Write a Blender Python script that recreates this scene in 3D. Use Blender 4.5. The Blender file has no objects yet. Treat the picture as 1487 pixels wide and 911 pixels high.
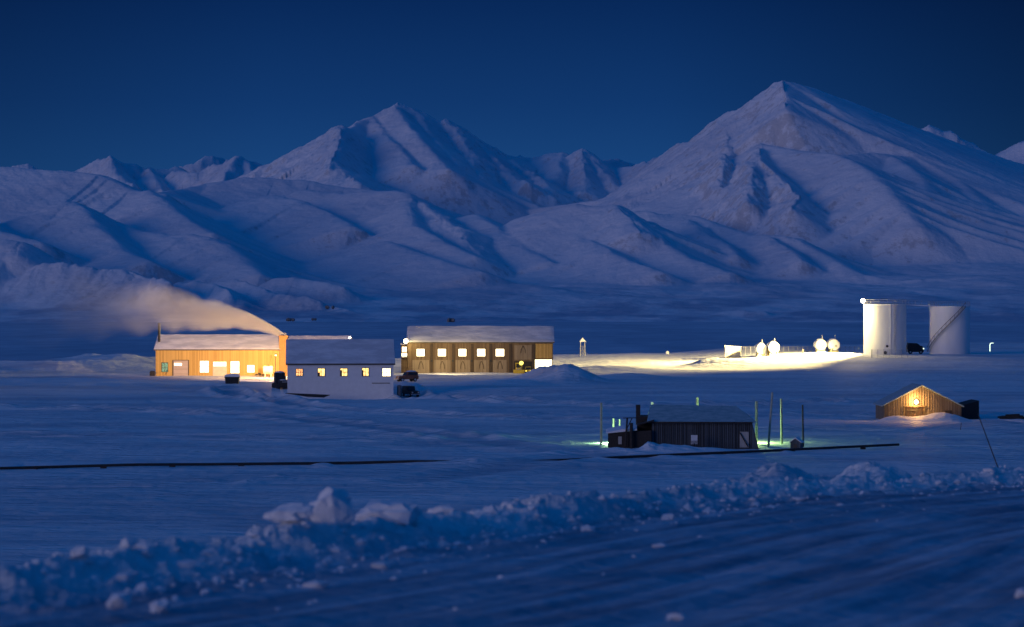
import bpy, bmesh, math, random
import numpy as np
from mathutils import Vector, Matrix

random.seed(7)
sc = bpy.context.scene
col = sc.collection
F = 3511.0            # focal length in pixels of a 1487 px wide frame (85 mm lens)
CX, HY = 743.5, 452.0
CAMZ = 25.0           # camera height above the sea ice
PLAIN = 11.6          # height of the coastal plain

def P(px, py, D):
    return Vector(((px-CX)/F*D, D, CAMZ-(py-HY)/F*D))

# ------------------------------------------------------------------ numpy noise
_rng = np.random.RandomState(3)
_perm = _rng.permutation(4096).astype(np.int32)
_vals = _rng.uniform(-1, 1, 4096).astype(np.float32)
def vnoise(x, y, seed=0):
    xi = np.floor(x).astype(np.int64); yi = np.floor(y).astype(np.int64)
    xf = (x-xi).astype(np.float32); yf = (y-yi).astype(np.float32)
    u = xf*xf*xf*(xf*(xf*6-15)+10); v = yf*yf*yf*(yf*(yf*6-15)+10)
    def h(a, b): return _vals[_perm[(_perm[(a+seed*131) & 4095]+b) & 4095]]
    a = h(xi, yi); b = h(xi+1, yi); c = h(xi, yi+1); d = h(xi+1, yi+1)
    return a+(b-a)*u+(c-a)*v+(a-b-c+d)*u*v
def fbm(x, y, oct=5, seed=0, gain=.5):
    s = 0; a = 1.0; t = 0; ca, sa = math.cos(.6), math.sin(.6)
    for i in range(oct):
        s = s+a*vnoise(x, y, seed+i); t += a; a *= gain
        x, y = (x*ca-y*sa)*2.03+17.1, (x*sa+y*ca)*2.03-5.3
    return s/t
def ridged(x, y, oct=5, seed=0, gain=.5):
    s = 0; a = 1.0; t = 0; ca, sa = math.cos(.5), math.sin(.5)
    for i in range(oct):
        s = s+a*(1-2*np.abs(vnoise(x, y, seed+i))); t += a; a *= gain
        x, y = (x*ca-y*sa)*2.07+7.1, (x*sa+y*ca)*2.07-3.3
    return s/t
def sstep(a, b, x):
    t = np.clip((x-a)/(b-a), 0, 1); return t*t*(3-2*t)

# ------------------------------------------------------------------ materials
def new_mat(name):
    m = bpy.data.materials.new(name); m.use_nodes = True
    nt = m.node_tree; b = nt.nodes['Principled BSDF']
    return m, nt, b
def N(nt, typ, **kw):
    n = nt.nodes.new(typ)
    for k, v in kw.items():
        if k.startswith('i_'):
            key = k[2:]; key = int(key) if key.isdigit() else key
            n.inputs[key].default_value = v
        else: setattr(n, k, v)
    return n
def L(nt, a, b): nt.links.new(a, b)
def ramp(nt, fac, stops):
    r = nt.nodes.new('ShaderNodeValToRGB'); e = r.color_ramp.elements
    while len(e) < len(stops): e.new(.5)
    for q, (p, c) in zip(e, stops):
        q.position = p; q.color = (c[0], c[1], c[2], 1) if not isinstance(c, (int, float)) else (c, c, c, 1)
    L(nt, fac, r.inputs[0]); return r.outputs[0]
def noise_tex(nt, vec, scale, detail=6, rough=.55, stretch=None):
    if stretch:
        mp = N(nt, 'ShaderNodeMapping'); mp.inputs['Scale'].default_value = stretch; L(nt, vec, mp.inputs[0]); vec = mp.outputs[0]
    n = N(nt, 'ShaderNodeTexNoise'); n.inputs['Scale'].default_value = scale
    n.inputs['Detail'].default_value = detail; n.inputs['Roughness'].default_value = rough
    L(nt, vec, n.inputs['Vector']); return n.outputs['Fac']
def bump(nt, b, h, strength, dist, prev=None):
    bp = N(nt, 'ShaderNodeBump'); bp.inputs['Strength'].default_value = strength; bp.inputs['Distance'].default_value = dist
    L(nt, h, bp.inputs['Height'])
    if prev: L(nt, prev, bp.inputs['Normal'])
    L(nt, bp.outputs[0], b.inputs['Normal']); return bp.outputs[0]

def mat_noise(name, c1, c2, scale=3, rough=.7, metal=0, bumpd=.02, bumps=.5, stretch=None, detail=6):
    m, nt, b = new_mat(name); tc = N(nt, 'ShaderNodeTexCoord')
    f = noise_tex(nt, tc.outputs['Object'], scale, detail, .6, stretch)
    L(nt, ramp(nt, f, [(.3, c1), (.7, c2)]), b.inputs['Base Color'])
    b.inputs['Roughness'].default_value = rough; b.inputs['Metallic'].default_value = metal
    if bumpd: bump(nt, b, f, bumps, bumpd)
    return m
def mat_planks(name, c1, c2, width=.18, axis='X', rough=.85, gap=.35):
    m, nt, b = new_mat(name); tc = N(nt, 'ShaderNodeTexCoord')
    sep = N(nt, 'ShaderNodeSeparateXYZ'); L(nt, tc.outputs['Object'], sep.inputs[0])
    ad = N(nt, 'ShaderNodeMath', operation='ADD'); L(nt, sep.outputs[0 if axis != 'Z' else 2], ad.inputs[0])
    if axis != 'Z': L(nt, sep.outputs[1], ad.inputs[1])
    else: ad.inputs[1].default_value = 0
    dv = N(nt, 'ShaderNodeMath', operation='DIVIDE', i_1=width); L(nt, ad.outputs[0], dv.inputs[0])
    fl = N(nt, 'ShaderNodeMath', operation='FLOOR'); L(nt, dv.outputs[0], fl.inputs[0])
    fr = N(nt, 'ShaderNodeMath', operation='FRACT'); L(nt, dv.outputs[0], fr.inputs[0])
    wn = N(nt, 'ShaderNodeTexWhiteNoise', noise_dimensions='1D'); L(nt, fl.outputs[0], wn.inputs['W'])
    st = (6, 6, .7) if axis != 'Z' else (.7, .7, 6)
    f = noise_tex(nt, tc.outputs['Object'], 2.0, 6, .65, st)
    mx = N(nt, 'ShaderNodeMath', operation='MULTIPLY_ADD', i_1=.5); L(nt, wn.outputs[0], mx.inputs[0]); 
    h = N(nt, 'ShaderNodeMath', operation='MULTIPLY', i_1=.5); L(nt, f, h.inputs[0]); L(nt, h.outputs[0], mx.inputs[2])
    base = ramp(nt, mx.outputs[0], [(.15, c1), (.75, c2)])
    edge = ramp(nt, fr.outputs[0], [(0, gap), (.09, 1), (.93, 1), (1, gap)])
    mc = N(nt, 'ShaderNodeMixRGB', blend_type='MULTIPLY', i_0=1.0); L(nt, base, mc.inputs[1]); L(nt, edge, mc.inputs[2])
    L(nt, mc.outputs[0], b.inputs['Base Color']); b.inputs['Roughness'].default_value = rough
    bump(nt, b, edge, .7, .02)
    return m
def mat_emit(name, c, strength, c2=None, scale=1.5):
    m, nt, b = new_mat(name); tc = N(nt, 'ShaderNodeTexCoord')
    b.inputs['Base Color'].default_value = (.06, .06, .06, 1)
    if c2 is None: c2 = c
    f = noise_tex(nt, tc.outputs['Object'], scale, 3, .5)
    L(nt, ramp(nt, f, [(.4, c2), (.58, c)]), b.inputs['Emission Color'])
    b.inputs['Emission Strength'].default_value = strength
    return m

def mat_snow(name, bumps, tint=(.80, .83, .87), tint2=(.70, .75, .82), rough=.65, cscale=.05, cstretch=(1, 3, 1), lo=.35, hi=.6):
    m, nt, b = new_mat(name); tc = N(nt, 'ShaderNodeTexCoord'); v = tc.outputs['Object']
    f = noise_tex(nt, v, cscale, 8, .6, cstretch)
    L(nt, ramp(nt, f, [(lo, tint2), (hi, tint)]), b.inputs['Base Color'])
    b.inputs['Roughness'].default_value = rough; b.inputs['Specular IOR Level'].default_value = .25
    prev = None
    for (s, det, st, dist, stretch) in bumps:
        h = noise_tex(nt, v, s, det, .6, stretch); prev = bump(nt, b, h, st, dist, prev)
    return m
M = {}
M['snow'] = mat_snow('plain_snow', [(.18, 5, .9, 1.2, (1, 2.2, 1)), (1.3, 8, .8, .16, (1, 2.0, 1))], (.84,.86,.88), (.56,.60,.66), cscale=.035, cstretch=(1, 2.6, 1), lo=.36, hi=.58)
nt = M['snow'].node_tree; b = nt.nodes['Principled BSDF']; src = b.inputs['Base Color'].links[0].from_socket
at = N(nt, 'ShaderNodeAttribute', attribute_name='packed_dim'); mc = N(nt, 'ShaderNodeMixRGB'); L(nt, at.outputs['Fac'], mc.inputs[0]); L(nt, src, mc.inputs[1])
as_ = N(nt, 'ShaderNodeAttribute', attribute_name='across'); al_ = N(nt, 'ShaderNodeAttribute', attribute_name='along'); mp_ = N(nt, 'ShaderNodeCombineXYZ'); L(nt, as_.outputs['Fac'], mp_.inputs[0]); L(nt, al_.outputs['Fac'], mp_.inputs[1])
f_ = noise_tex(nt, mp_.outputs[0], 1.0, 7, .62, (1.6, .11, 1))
L(nt, ramp(nt, f_, [(.38, (.24,.29,.37)), (.64, (.60,.66,.74))]), mc.inputs[2]); L(nt, mc.outputs[0], b.inputs['Base Color'])  # road tone darkened to dim the foreground, besides the real packed streaks
M['mount'] = mat_snow('mountain_snow', [(.006, 7, .75, 22, None), (.03, 6, .5, 5, None)], (.80, .81, .86), (.66, .69, .77), cscale=.002, cstretch=None)
M['roofsnow'] = mat_snow('roof_snow', [(.9, 5, .5, .2, (1, 2, 1))], (.78, .79, .82), (.60, .62, .66), cscale=.25, cstretch=(1, 2.5, 2.5), lo=.42, hi=.6)
M['block'] = mat_snow('block_snow', [(4, 6, .6, .06, None)], (.86, .86, .88), (.76, .78, .84), cscale=2, cstretch=None)

# frozen fjord: dark ice with windpacked streaks of snow
m, nt, b = new_mat('fjord_ice'); tc = N(nt, 'ShaderNodeTexCoord'); v = tc.outputs['Object']
f1 = noise_tex(nt, v, .004, 8, .62, (1, .22, 1)); f2 = noise_tex(nt, v, .03, 7, .65, (1, .3, 1))
ml = N(nt, 'ShaderNodeMath', operation='MULTIPLY_ADD', i_1=.45); L(nt, f2, ml.inputs[0])
m2 = N(nt, 'ShaderNodeMath', operation='MULTIPLY', i_1=.55); L(nt, f1, m2.inputs[0]); L(nt, m2.outputs[0], ml.inputs[2])
L(nt, ramp(nt, ml.outputs[0], [(.36, (.34, .42, .52)), (.5, (.5, .57, .66)), (.60, (.72, .76, .82))]), b.inputs['Base Color'])
b.inputs['Roughness'].default_value = .7; bump(nt, b, f2, .5, 1.0); M['ice'] = m
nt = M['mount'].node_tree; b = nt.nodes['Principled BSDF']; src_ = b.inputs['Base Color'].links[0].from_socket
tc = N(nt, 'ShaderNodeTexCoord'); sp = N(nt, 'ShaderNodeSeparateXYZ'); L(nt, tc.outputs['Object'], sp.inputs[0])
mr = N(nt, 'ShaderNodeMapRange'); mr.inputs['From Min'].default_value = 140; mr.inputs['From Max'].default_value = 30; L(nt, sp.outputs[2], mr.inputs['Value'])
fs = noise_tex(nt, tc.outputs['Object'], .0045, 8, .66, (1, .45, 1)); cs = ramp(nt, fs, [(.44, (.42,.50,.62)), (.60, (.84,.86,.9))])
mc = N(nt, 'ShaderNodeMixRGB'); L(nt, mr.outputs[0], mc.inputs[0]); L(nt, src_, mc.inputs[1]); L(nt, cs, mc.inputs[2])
ge = N(nt, 'ShaderNodeNewGeometry'); sg_ = N(nt, 'ShaderNodeSeparateXYZ'); L(nt, ge.outputs['Normal'], sg_.inputs[0])
fr_ = noise_tex(nt, tc.outputs['Object'], .022, 8, .7, (1, 1, .5)); ad_ = N(nt, 'ShaderNodeMath', operation='MULTIPLY_ADD', i_1=-.55); L(nt, sg_.outputs[2], ad_.inputs[0]); L(nt, fr_, ad_.inputs[2])
rk = ramp(nt, ad_.outputs[0], [(.10, 0.0), (.20, .45)])
mk_ = N(nt, 'ShaderNodeMixRGB'); L(nt, rk, mk_.inputs[0]); L(nt, mc.outputs[0], mk_.inputs[1]); mk_.inputs[2].default_value = (.30,.30,.34,1); L(nt, mk_.outputs[0], b.inputs['Base Color'])

M['yellow'] = mat_planks('ochre_board_wall', (.44, .27, .07), (.66, .43, .13), .22, 'X', gap=.75)
M['brick'] = mat_noise('orange_brick', (.30, .15, .05), (.46, .25, .08), 6, .9)
M['whitewall'] = mat_noise('white_render_wall', (.80, .81, .82), (.90, .91, .92), 1.2, .8, bumpd=.02)
M['brown'] = mat_planks('brown_board_wall', (.11, .075, .045), (.23, .16, .09), .25, 'X', gap=.6)
M['brownpost'] = mat_noise('dark_brown_post', (.05, .035, .025), (.10, .07, .04), 5, .8)
M['tandoor'] = mat_planks('tan_board_door', (.22, .17, .11), (.34, .27, .18), .3, 'X', gap=.7)
M['pinkdoor'] = mat_planks('grey_pink_door', (.42, .34, .28), (.52, .43, .36), .3, 'Z', gap=.8)
M['darkplank'] = mat_planks('weathered_dark_plank', (.03, .045, .06), (.11, .14, .17), .16, 'X', gap=.3)
M['cabinplank'] = mat_planks('grey_brown_plank', (.11, .085, .065), (.24, .195, .15), .2, 'X', gap=.45)
M['felt'] = mat_noise('frosted_roofing_felt', (.17, .27, .33), (.36, .46, .52), 1.3, .8, stretch=(1, 2, 2))
M['frostroof'] = mat_noise('frosted_blue_roof', (.13, .29, .35), (.32, .47, .53), 1.3, .8, stretch=(1, 2, 2))
M['dark'] = mat_noise('dark_painted_metal', (.012, .012, .014), (.03, .03, .035), 3, .5)
M['black'] = mat_noise('blackened_timber', (.02, .018, .018), (.045, .04, .04), 5, .9)
M['tank'] = mat_noise('white_tank_paint', (.78, .79, .79), (.9, .91, .90), .5, .5, bumpd=.02, stretch=(1, 1, .25))
M['rail'] = mat_noise('galvanised_steel', (.30, .32, .35), (.45, .47, .5), 6, .5, .3, bumpd=0)
M['trim'] = mat_noise('eave_trim', (.07, .06, .05), (.13, .11, .09), 4, .8, bumpd=0)
M['frame'] = mat_noise('painted_window_frame', (.30, .22, .14), (.42, .32, .2), 4, .7, bumpd=0)
M['whiteframe'] = mat_noise('white_window_frame', (.55, .45, .35), (.7, .6, .5), 4, .7, bumpd=0)
M['pole'] = mat_noise('weathered_pole', (.30, .33, .25), (.5, .52, .42), 6, .8, bumpd=0)
M['darkpole'] = mat_noise('dark_pole', (.03, .03, .03), (.07, .06, .06), 6, .8, bumpd=0)
M['yellowpaint'] = mat_noise('yellow_machine_paint', (.55, .38, .03), (.75, .55, .06), 3, .5)
M['greycar'] = mat_noise('grey_car_paint', (.12, .12, .12), (.22, .21, .2), 3, .4)
M['rustcar'] = mat_noise('red_brown_car_paint', (.20, .07, .04), (.32, .14, .09), 3, .5)
M['rubber'] = mat_noise('tyre_rubber', (.01, .01, .01), (.025, .025, .025), 6, .9)
M['chrome'] = mat_noise('wheel_hub_paint', (.5, .5, .5), (.65, .65, .65), 6, .4, .2, bumpd=0)
M['glassdark'] = mat_noise('dark_window_glass', (.015, .02, .03), (.03, .035, .045), 2, .15, bumpd=0)
M['rock'] = mat_noise('bare_dark_rock', (.03, .03, .035), (.30, .31, .33), .25, .9, bumpd=.4)
M['pipe'] = mat_noise('pipeline_cladding', (.018, .018, .02), (.04, .04, .045), 2, .8)
M['board'] = mat_noise('white_notice_board', (.6, .62, .62), (.75, .76, .76), 2, .6, bumpd=0)
M['strawwall'] = mat_noise('pale_cream_wall', (.55, .50, .36), (.68, .62, .45), 1.5, .8)
M['palewood'] = mat_noise('pale_grey_board', (.34, .34, .33), (.48, .48, .46), 3, .8, stretch=(3, 3, .5))
WARM = (1.0, .82, .50)
M['win_bright'] = mat_emit('bright_lit_pane', WARM, 3.6, (1, .7, .34))
M['win_white'] = mat_emit('white_lit_pane', (1, .86, .55), 3.4, (1, .76, .40))
M['win_yellow'] = mat_emit('yellow_lit_pane', (1, .72, .22), 1.5, (1, .5, .12), 2.5)
M['win_curt'] = mat_emit('curtained_lit_pane', (1, .74, .24), 1.9, (.75, .36, .10), 2.2)
M['win_red'] = mat_emit('reddish_lit_pane', (1, .62, .22), 1.5, (.75, .13, .04), 5)
M['win_green'] = mat_emit('greenish_lit_pane', (.35, .75, .42), .55, (.07, .2, .14), 4)
M['win_dim'] = mat_emit('dim_orange_interior', (.6, .12, .03), .16, (.12, .02, .01), 2)
M['win_dim'].node_tree.nodes['Principled BSDF'].inputs['Base Color'].default_value = (.012,.01,.01,1)
M['bulb'] = mat_emit('lamp_glass', (1, .80, .42), 14)
M['bulb_white'] = mat_emit('white_lamp_glass', (1, .90, .78), 14)
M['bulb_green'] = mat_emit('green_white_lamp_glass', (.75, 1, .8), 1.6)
M['bulb_yellow'] = mat_emit('yellow_headlamp_glass', (1, .78, .12), 2.4)

# ------------------------------------------------------------------ mesh helper
class MB:
    def __init__(s): s.bm = bmesh.new()
    def box(s, x0, x1, y0, y1, z0, z1, rot=None):
        vs = [s.bm.verts.new(c) for c in ((x0,y0,z0),(x1,y0,z0),(x1,y1,z0),(x0,y1,z0),(x0,y0,z1),(x1,y0,z1),(x1,y1,z1),(x0,y1,z1))]
        for f in ((0,3,2,1),(4,5,6,7),(0,1,5,4),(1,2,6,5),(2,3,7,6),(3,0,4,7)): s.bm.faces.new([vs[i] for i in f])
        if rot is not None:
            c = Vector(((x0+x1)/2,(y0+y1)/2,(z0+z1)/2))
            for v in vs: v.co = c+rot@(v.co-c)
        return s
    def poly(s, pts, vec):
        "prism: polygon pts extruded by vec"
        vec = Vector(vec); a = [s.bm.verts.new(p) for p in pts]; b = [s.bm.verts.new(Vector(p)+vec) for p in pts]
        n = len(a); s.bm.faces.new(a[::-1]); s.bm.faces.new(b)
        for i in range(n): s.bm.faces.new((a[i], a[(i+1)%n], b[(i+1)%n], b[i]))
        return s
    def tube(s, pts, r, n=8, r2=None, cap=True):
        pts = [Vector(p) for p in pts]; rings = []
        for i, p in enumerate(pts):
            d = (pts[min(i+1, len(pts)-1)]-pts[max(i-1, 0)]).normalized()
            u = d.cross(Vector((0,0,1)))
            if u.length < .01: u = d.cross(Vector((0,1,0)))
            u.normalize(); w = d.cross(u)
            rr = r if r2 is None else r+(r2-r)*i/(len(pts)-1)
            if isinstance(rr, (list, tuple)): rr = rr[i]
            rings.append([s.bm.verts.new(p+rr*(math.cos(a)*u+math.sin(a)*w)) for a in [2*math.pi*k/n for k in range(n)]])
        for a, b in zip(rings, rings[1:]):
            for k in range(n): s.bm.faces.new((a[k], a[(k+1)%n], b[(k+1)%n], b[k]))
        if cap: s.bm.faces.new(rings[0][::-1]); s.bm.faces.new(rings[-1])
        return s
    def lathe(s, prof, n=24, c=(0,0,0)):
        c = Vector(c); rings = []
        for r, z in prof:
            rings.append([s.bm.verts.new(c+Vector((r*math.cos(2*math.pi*k/n), r*math.sin(2*math.pi*k/n), z))) for k in range(n)])
        for a, b in zip(rings, rings[1:]):
            for k in range(n): s.bm.faces.new((a[k], a[(k+1)%n], b[(k+1)%n], b[k]))
        s.bm.faces.new(rings[0][::-1]); s.bm.faces.new(rings[-1]); return s
    def ball(s, c, r, sc=(1,1,1), sub=2):
        g = bmesh.ops.create_icosphere(s.bm, subdivisions=sub, radius=r)
        for v in g['verts']: v.co = Vector(c)+Vector((v.co.x*sc[0], v.co.y*sc[1], v.co.z*sc[2]))
        return s
    def build(s, name, mat, parent=None, smooth=False, loc=None):
        bmesh.ops.recalc_face_normals(s.bm, faces=s.bm.faces)
        me = bpy.data.meshes.new(name); s.bm.to_mesh(me); s.bm.free()
        me.materials.append(mat)
        if smooth:
            me.shade_smooth()
            try: me.set_sharp_from_angle(angle=math.radians(40))
            except Exception: pass
        o = bpy.data.objects.new(name, me); col.objects.link(o)
        if parent: o.parent = parent
        if loc is not None: o.location = loc
        return o
def tag(o, label=None, cat=None, group=None, kind=None):
    if label: o['label'] = label
    if cat: o['category'] = cat
    if group: o['group'] = group
    if kind: o['kind'] = kind
    return o
def thing(name, loc, label, cat, group=None, rz=0):
    o = bpy.data.objects.new(name, None); o.empty_display_size = .5; col.objects.link(o)
    o.location = loc; o.rotation_euler = (0,0,rz); return tag(o, label, cat, group)
def copy_tree(o, parent=None):
    c = o.copy(); col.objects.link(c)
    if parent: c.parent = parent
    for ch in list(o.children): copy_tree(ch, c)
    return c

# ------------------------------------------------------------------ NEAR TERRAIN
bank = np.array([(-30,-8),(-20,14),(-14,25),(-7.8,37),(-6.2,40.5),(-3.5,47),(0,56),(4.8,66),(12,76.5),(17.4,83),(32,98),(70,130),(200,230),(600,500)], float)
def bank_sd(X, Y):
    best = np.full(X.shape, 1e9); sg = np.zeros(X.shape); tt = np.zeros(X.shape); acc = 0
    for (x0,y0),(x1,y1) in zip(bank, bank[1:]):
        dx, dy = x1-x0, y1-y0; l2 = dx*dx+dy*dy; l = math.sqrt(l2)
        t = np.clip(((X-x0)*dx+(Y-y0)*dy)/l2, 0, 1)
        rx, ry = X-(x0+t*dx), Y-(y0+t*dy); d = np.hypot(rx, ry)
        s = np.sign(dx*ry-dy*rx); m = d < best
        best = np.where(m, d, best); sg = np.where(m, s, sg); tt = np.where(m, acc+t*l, tt); acc += l
    return best*sg, tt
# heaps: (px, D, height, half width x, half width y, roughness)
heaps = [(1262, 92, .42, 1.4, 2.6, .9), (1232,93,.6,1.2,2,.8), (1290,93,.6,1.3,2,.8), (1120, 86, .85, 1.7, 2.5, .9), (1165, 88, .8, 1.8, 2.5, .9), (1085, 82, .75, 1.5, 2.5, .9), (1345,98,.7,2.2,3,.5),
         (1440,100,.6,3,3,.5),
         (830, 455, 2.2, 3.6, 6, .35), (806, 462, 2.0, 4.0, 6, .35), (783, 470, 2.1, 4.0, 5, .4), (855, 460, .9, 4, 6, .4), (740, 450, .7, 7, 7, .3), (495,398,-2.2,19,14,.1),
         (905, 480, 1.0, 9, 6, .3), (880,540,1.2,9,7,.3),
         (980,612,.8,9,4,.7), (1045,602,1.1,6,4,.8), (905,632,.7,12,5,.7), (1140,606,.6,9,3,.7), (1200,604,.5,9,3,.7), (1035, 575, 1.5, 5, 5, .5), (1012, 570, .5, 6, 5, .4), (1070, 572, .8, 7, 5, .4), (1120, 575, .5, 10, 5, .4), (1180,578,.4,12,5,.3),
         (150, 545, 1.9, 11, 8, .3), (190, 560, 2.4, 13, 8, .3), (60, 540, 1.4, 10, 8, .3), (110, 565, 2.3, 12, 8, .3), (215,580,2.6,8,8,.3),(15,550,1.2,9,8,.3), (-60,550,1.6,12,8,.3),
         (300,440,.7,16,6,.2),(80,450,.9,22,7,.2),(180,430,.6,20,6,.2),(390,400,.7,8,4,.3),
         (960, 229, .45, 1.2, 1.5, .3), (985, 228.5, .55, 1.8, 1.5, .3), (1040, 229, .3, 2.5, 1.5, .3), (942,228,.8,.7,1.0,.3), (900,228,.3,2,1.5,.3),
         (1300, 293, .75, 1.9, 1.6, .15), (1362, 293.5, 1.0, 2.6, 1.8, .15), (1384, 292, .45, 1.5, 1.6, .2),
         (1442,282,.6,3.5,2,.3), (1480,275,.6,4,2,.3), (1410,262,.3,9,3,.3),
         (470, 206, .4, 1.0, .8, .3), (45, 203, .4, .6, .6, .3), (1140, 229, .35, .6, .6, .3), (700,212,.5,6,3,.2),
         (300,192,.3,1,1,.3),(365,189,.3,.8,.8,.3),(405,195,.25,.8,.8,.3),(250,176,.2,2,1,.3),(200,185,.25,3,1,.3)]
tracks = [[(330,565,0),(380,578,0),(440,590,0),(560,600,0),(700,607,0),(870,611,0),(1100,605,0),(1487,600,0)],
          [(-50,631,0),(250,634,0),(500,640,0),(700,636,0),(900,627,0),(1250,622,0),(1487,632,0)],
          [(600,700,0),(760,674,0),(860,660,0),(980,672,0)],
          [(-50,590,0),(200,596,0),(400,606,0),(600,628,0),(760,652,0)],
          [(560,560,0),(640,575,0),(760,585,0),(950,590,0),(1200,585,0)]]
def plain_pt(px, py):
    D = (CAMZ-PLAIN)*F/(py-HY); return ((px-CX)/F*D, D)
track_w = [[plain_pt(a, b) for a, b, _ in t] for t in tracks]
def near_h(X, Y, detail=True):
    X = np.asarray(X, float); Y = np.asarray(Y, float)
    s, t = bank_sd(X, Y)
    road = 21.80-.032*np.maximum(Y, -60)
    drop = .11*np.maximum(s, 0)
    z = road-drop
    pl = PLAIN+2.6*sstep(40, 82, X)*sstep(558, 598, Y)+.9*sstep(-10,40,X)*sstep(640,715,Y)
    k = 1.5; dd = np.clip(.5+.5*(z-pl)/k, 0, 1); z = pl*(1-dd)+z*dd+k*dd*(1-dd)*.5
    onroad = sstep(.5, -1.5, s)*sstep(120, 90, Y)
    near = sstep(160, 100, Y)
    # plough bank with clods
    hgt = .33+.34*fbm(t/3.2, t*0, 4, 5)-.10*sstep(62,78,Y)
    prof = np.where(s < 0, np.exp(-(s/1.15)**2), np.exp(-(s/2.0)**2))
    z = z+hgt*prof*near
    if detail:
        band = np.exp(-((s+.2)/2.0)**2)*near
        c1 = ridged(X/1.1, Y/1.4, 3, 21); c2 = np.maximum(fbm(X/.5, Y/.6, 4, 31), -.2)
        c3 = ridged(X/.42+3, Y/.55, 3, 37)
        z = z+band*(.17*c1+.24*np.maximum(c2, 0)+.08*c3)
        # right hand rough ploughed area
        rb = np.exp(-((s-4)/5)**2)*near*sstep(60, 75, Y)
        z = z+rb*.30*ridged(X/1.8, Y/2.6, 4, 25)
        # road: ruts along the bank, slight crown
        rut = np.sin(s*4.2+2.2*fbm(t/18, s/3, 2, 9))*.016+.085*fbm(s/.8, t/14, 4, 41)+.012*fbm(X/.25, Y/.5, 3, 44)
        rut = rut+.09*np.exp(-((s+5.6)/.35)**2)*(.6+.8*fbm(t/3, s, 3, 47))
        rut = rut-.07*np.exp(-((s+8.2)/.4)**2)-.07*np.exp(-((s+10.2)/.4)**2)+.08*np.exp(-((s+12)/.4)**2)
        z = z+onroad*rut
        off = 1-onroad
        # sastrugi on the open ground
        far = sstep(90, 200, Y)
        z = z+off*(.05*fbm(X/3, Y/5, 4, 51)*(1-far)+far*(.22*fbm(X/26, Y/34, 3, 61)+.10*fbm(X/6, Y/9, 4, 62)+.05*ridged(X/2.2, Y/4, 3, 63)))
    for (px, D, hh, wx, wy, ro) in heaps:
        cx = (px-CX)/F*D; cy = D
        m = (np.abs(X-cx) < wx*3.2) & (np.abs(Y-cy) < wy*3.2)
        if not m.any(): continue
        x = X[m]; y = Y[m]
        r2 = ((x-cx)/wx)**2+((y-cy)/wy)**2; r = np.sqrt(r2+.12)-.346
        g = np.where(r < 1.9, (1-r/1.9)**1.25*.55+np.exp(-r2*1.2)*.45, np.exp(-r2*1.2)*.45)
        if detail: g = g*(1+ro*.9*fbm(x/wx*1.6, y/wx*1.6, 4, int(px) % 50))
        z[m] = z[m]+hh*g
    # ploughed tracks on the plain: slightly sunken with small raised edges
    if detail:
        for tr in track_w:
            d = np.full(X.shape, 1e9)
            for (x0,y0),(x1,y1) in zip(tr, tr[1:]):
                dx, dy = x1-x0, y1-y0; l2 = dx*dx+dy*dy
                tt = np.clip(((X-x0)*dx+(Y-y0)*dy)/l2, 0, 1)
                d = np.minimum(d, np.hypot(X-(x0+tt*dx), Y-(y0+tt*dy)))
            hs = np.clip((Y-170)/230, .16, 1.0)
            z = z-.22*hs*np.exp(-(d/2.0)**4)+.80*hs*np.exp(-((d-3.4)/1.0)**2)*(.7+.5*vnoise(X/4, Y/4, 71))
    # shore edge
    edge = 602+118*sstep(-75, -10, X)+6*fbm(X/30, X*0, 3, 81)+60*sstep(90, 160, X)
    z = z-(z+2)*sstep(0, 45, Y-edge)
    return z
def gz(x, y): return float(near_h(np.array([x]), np.array([y]), True)[0])

def grid_mesh(name, X, Y, Z, mat, kind='structure'):
    r, c = X.shape
    me = bpy.data.meshes.new(name); nv = r*c
    co = np.stack([X, Y, Z], -1).reshape(-1, 3).astype(np.float32)
    me.vertices.add(nv); me.vertices.foreach_set('co', co.ravel())
    i = np.arange(nv).reshape(r, c)
    q = np.stack([i[:-1,:-1], i[:-1,1:], i[1:,1:], i[1:,:-1]], -1).reshape(-1, 4)
    me.loops.add(q.size); me.loops.foreach_set('vertex_index', q.ravel().astype(np.int32))
    me.polygons.add(len(q)); me.polygons.foreach_set('loop_start', (np.arange(len(q))*4).astype(np.int32))
    me.polygons.foreach_set('loop_total', np.full(len(q), 4, np.int32))
    me.update(calc_edges=True); me.validate(); me.shade_smooth()
    me.materials.append(mat)
    o = bpy.data.objects.new(name, me); col.objects.link(o); o['kind'] = kind
    return o
ta = np.tan(np.concatenate([np.linspace(-.62, -.235, 130, endpoint=False), np.linspace(-.235, .235, 1150, endpoint=False), np.linspace(.235, .62, 130)]))
Dn = np.concatenate([np.linspace(3, 24, 70, endpoint=False), 24*np.exp(np.linspace(0, math.log(860/24), 900))])
Yg, Tg = np.meshgrid(Dn, ta, indexing='ij'); Xg = Yg*Tg
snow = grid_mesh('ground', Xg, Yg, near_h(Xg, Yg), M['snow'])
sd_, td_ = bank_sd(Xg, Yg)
pk = sstep(-.6, -2.2, sd_+.5*fbm(Xg/1.5, Yg/2.5, 3, 55))*sstep(150, 110, Yg)  # road side mask: packed snow plus painted foreground dimming
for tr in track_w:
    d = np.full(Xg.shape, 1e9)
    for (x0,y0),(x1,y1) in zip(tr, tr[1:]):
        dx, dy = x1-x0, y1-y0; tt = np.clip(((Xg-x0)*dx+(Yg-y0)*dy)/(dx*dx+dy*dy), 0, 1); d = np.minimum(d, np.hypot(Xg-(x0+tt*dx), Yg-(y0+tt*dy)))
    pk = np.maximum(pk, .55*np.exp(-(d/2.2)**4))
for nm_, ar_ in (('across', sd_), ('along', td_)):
    q_ = snow.data.attributes.new(nm_, 'FLOAT', 'POINT'); q_.data.foreach_set('value', ar_.astype(np.float32).ravel())
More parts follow.
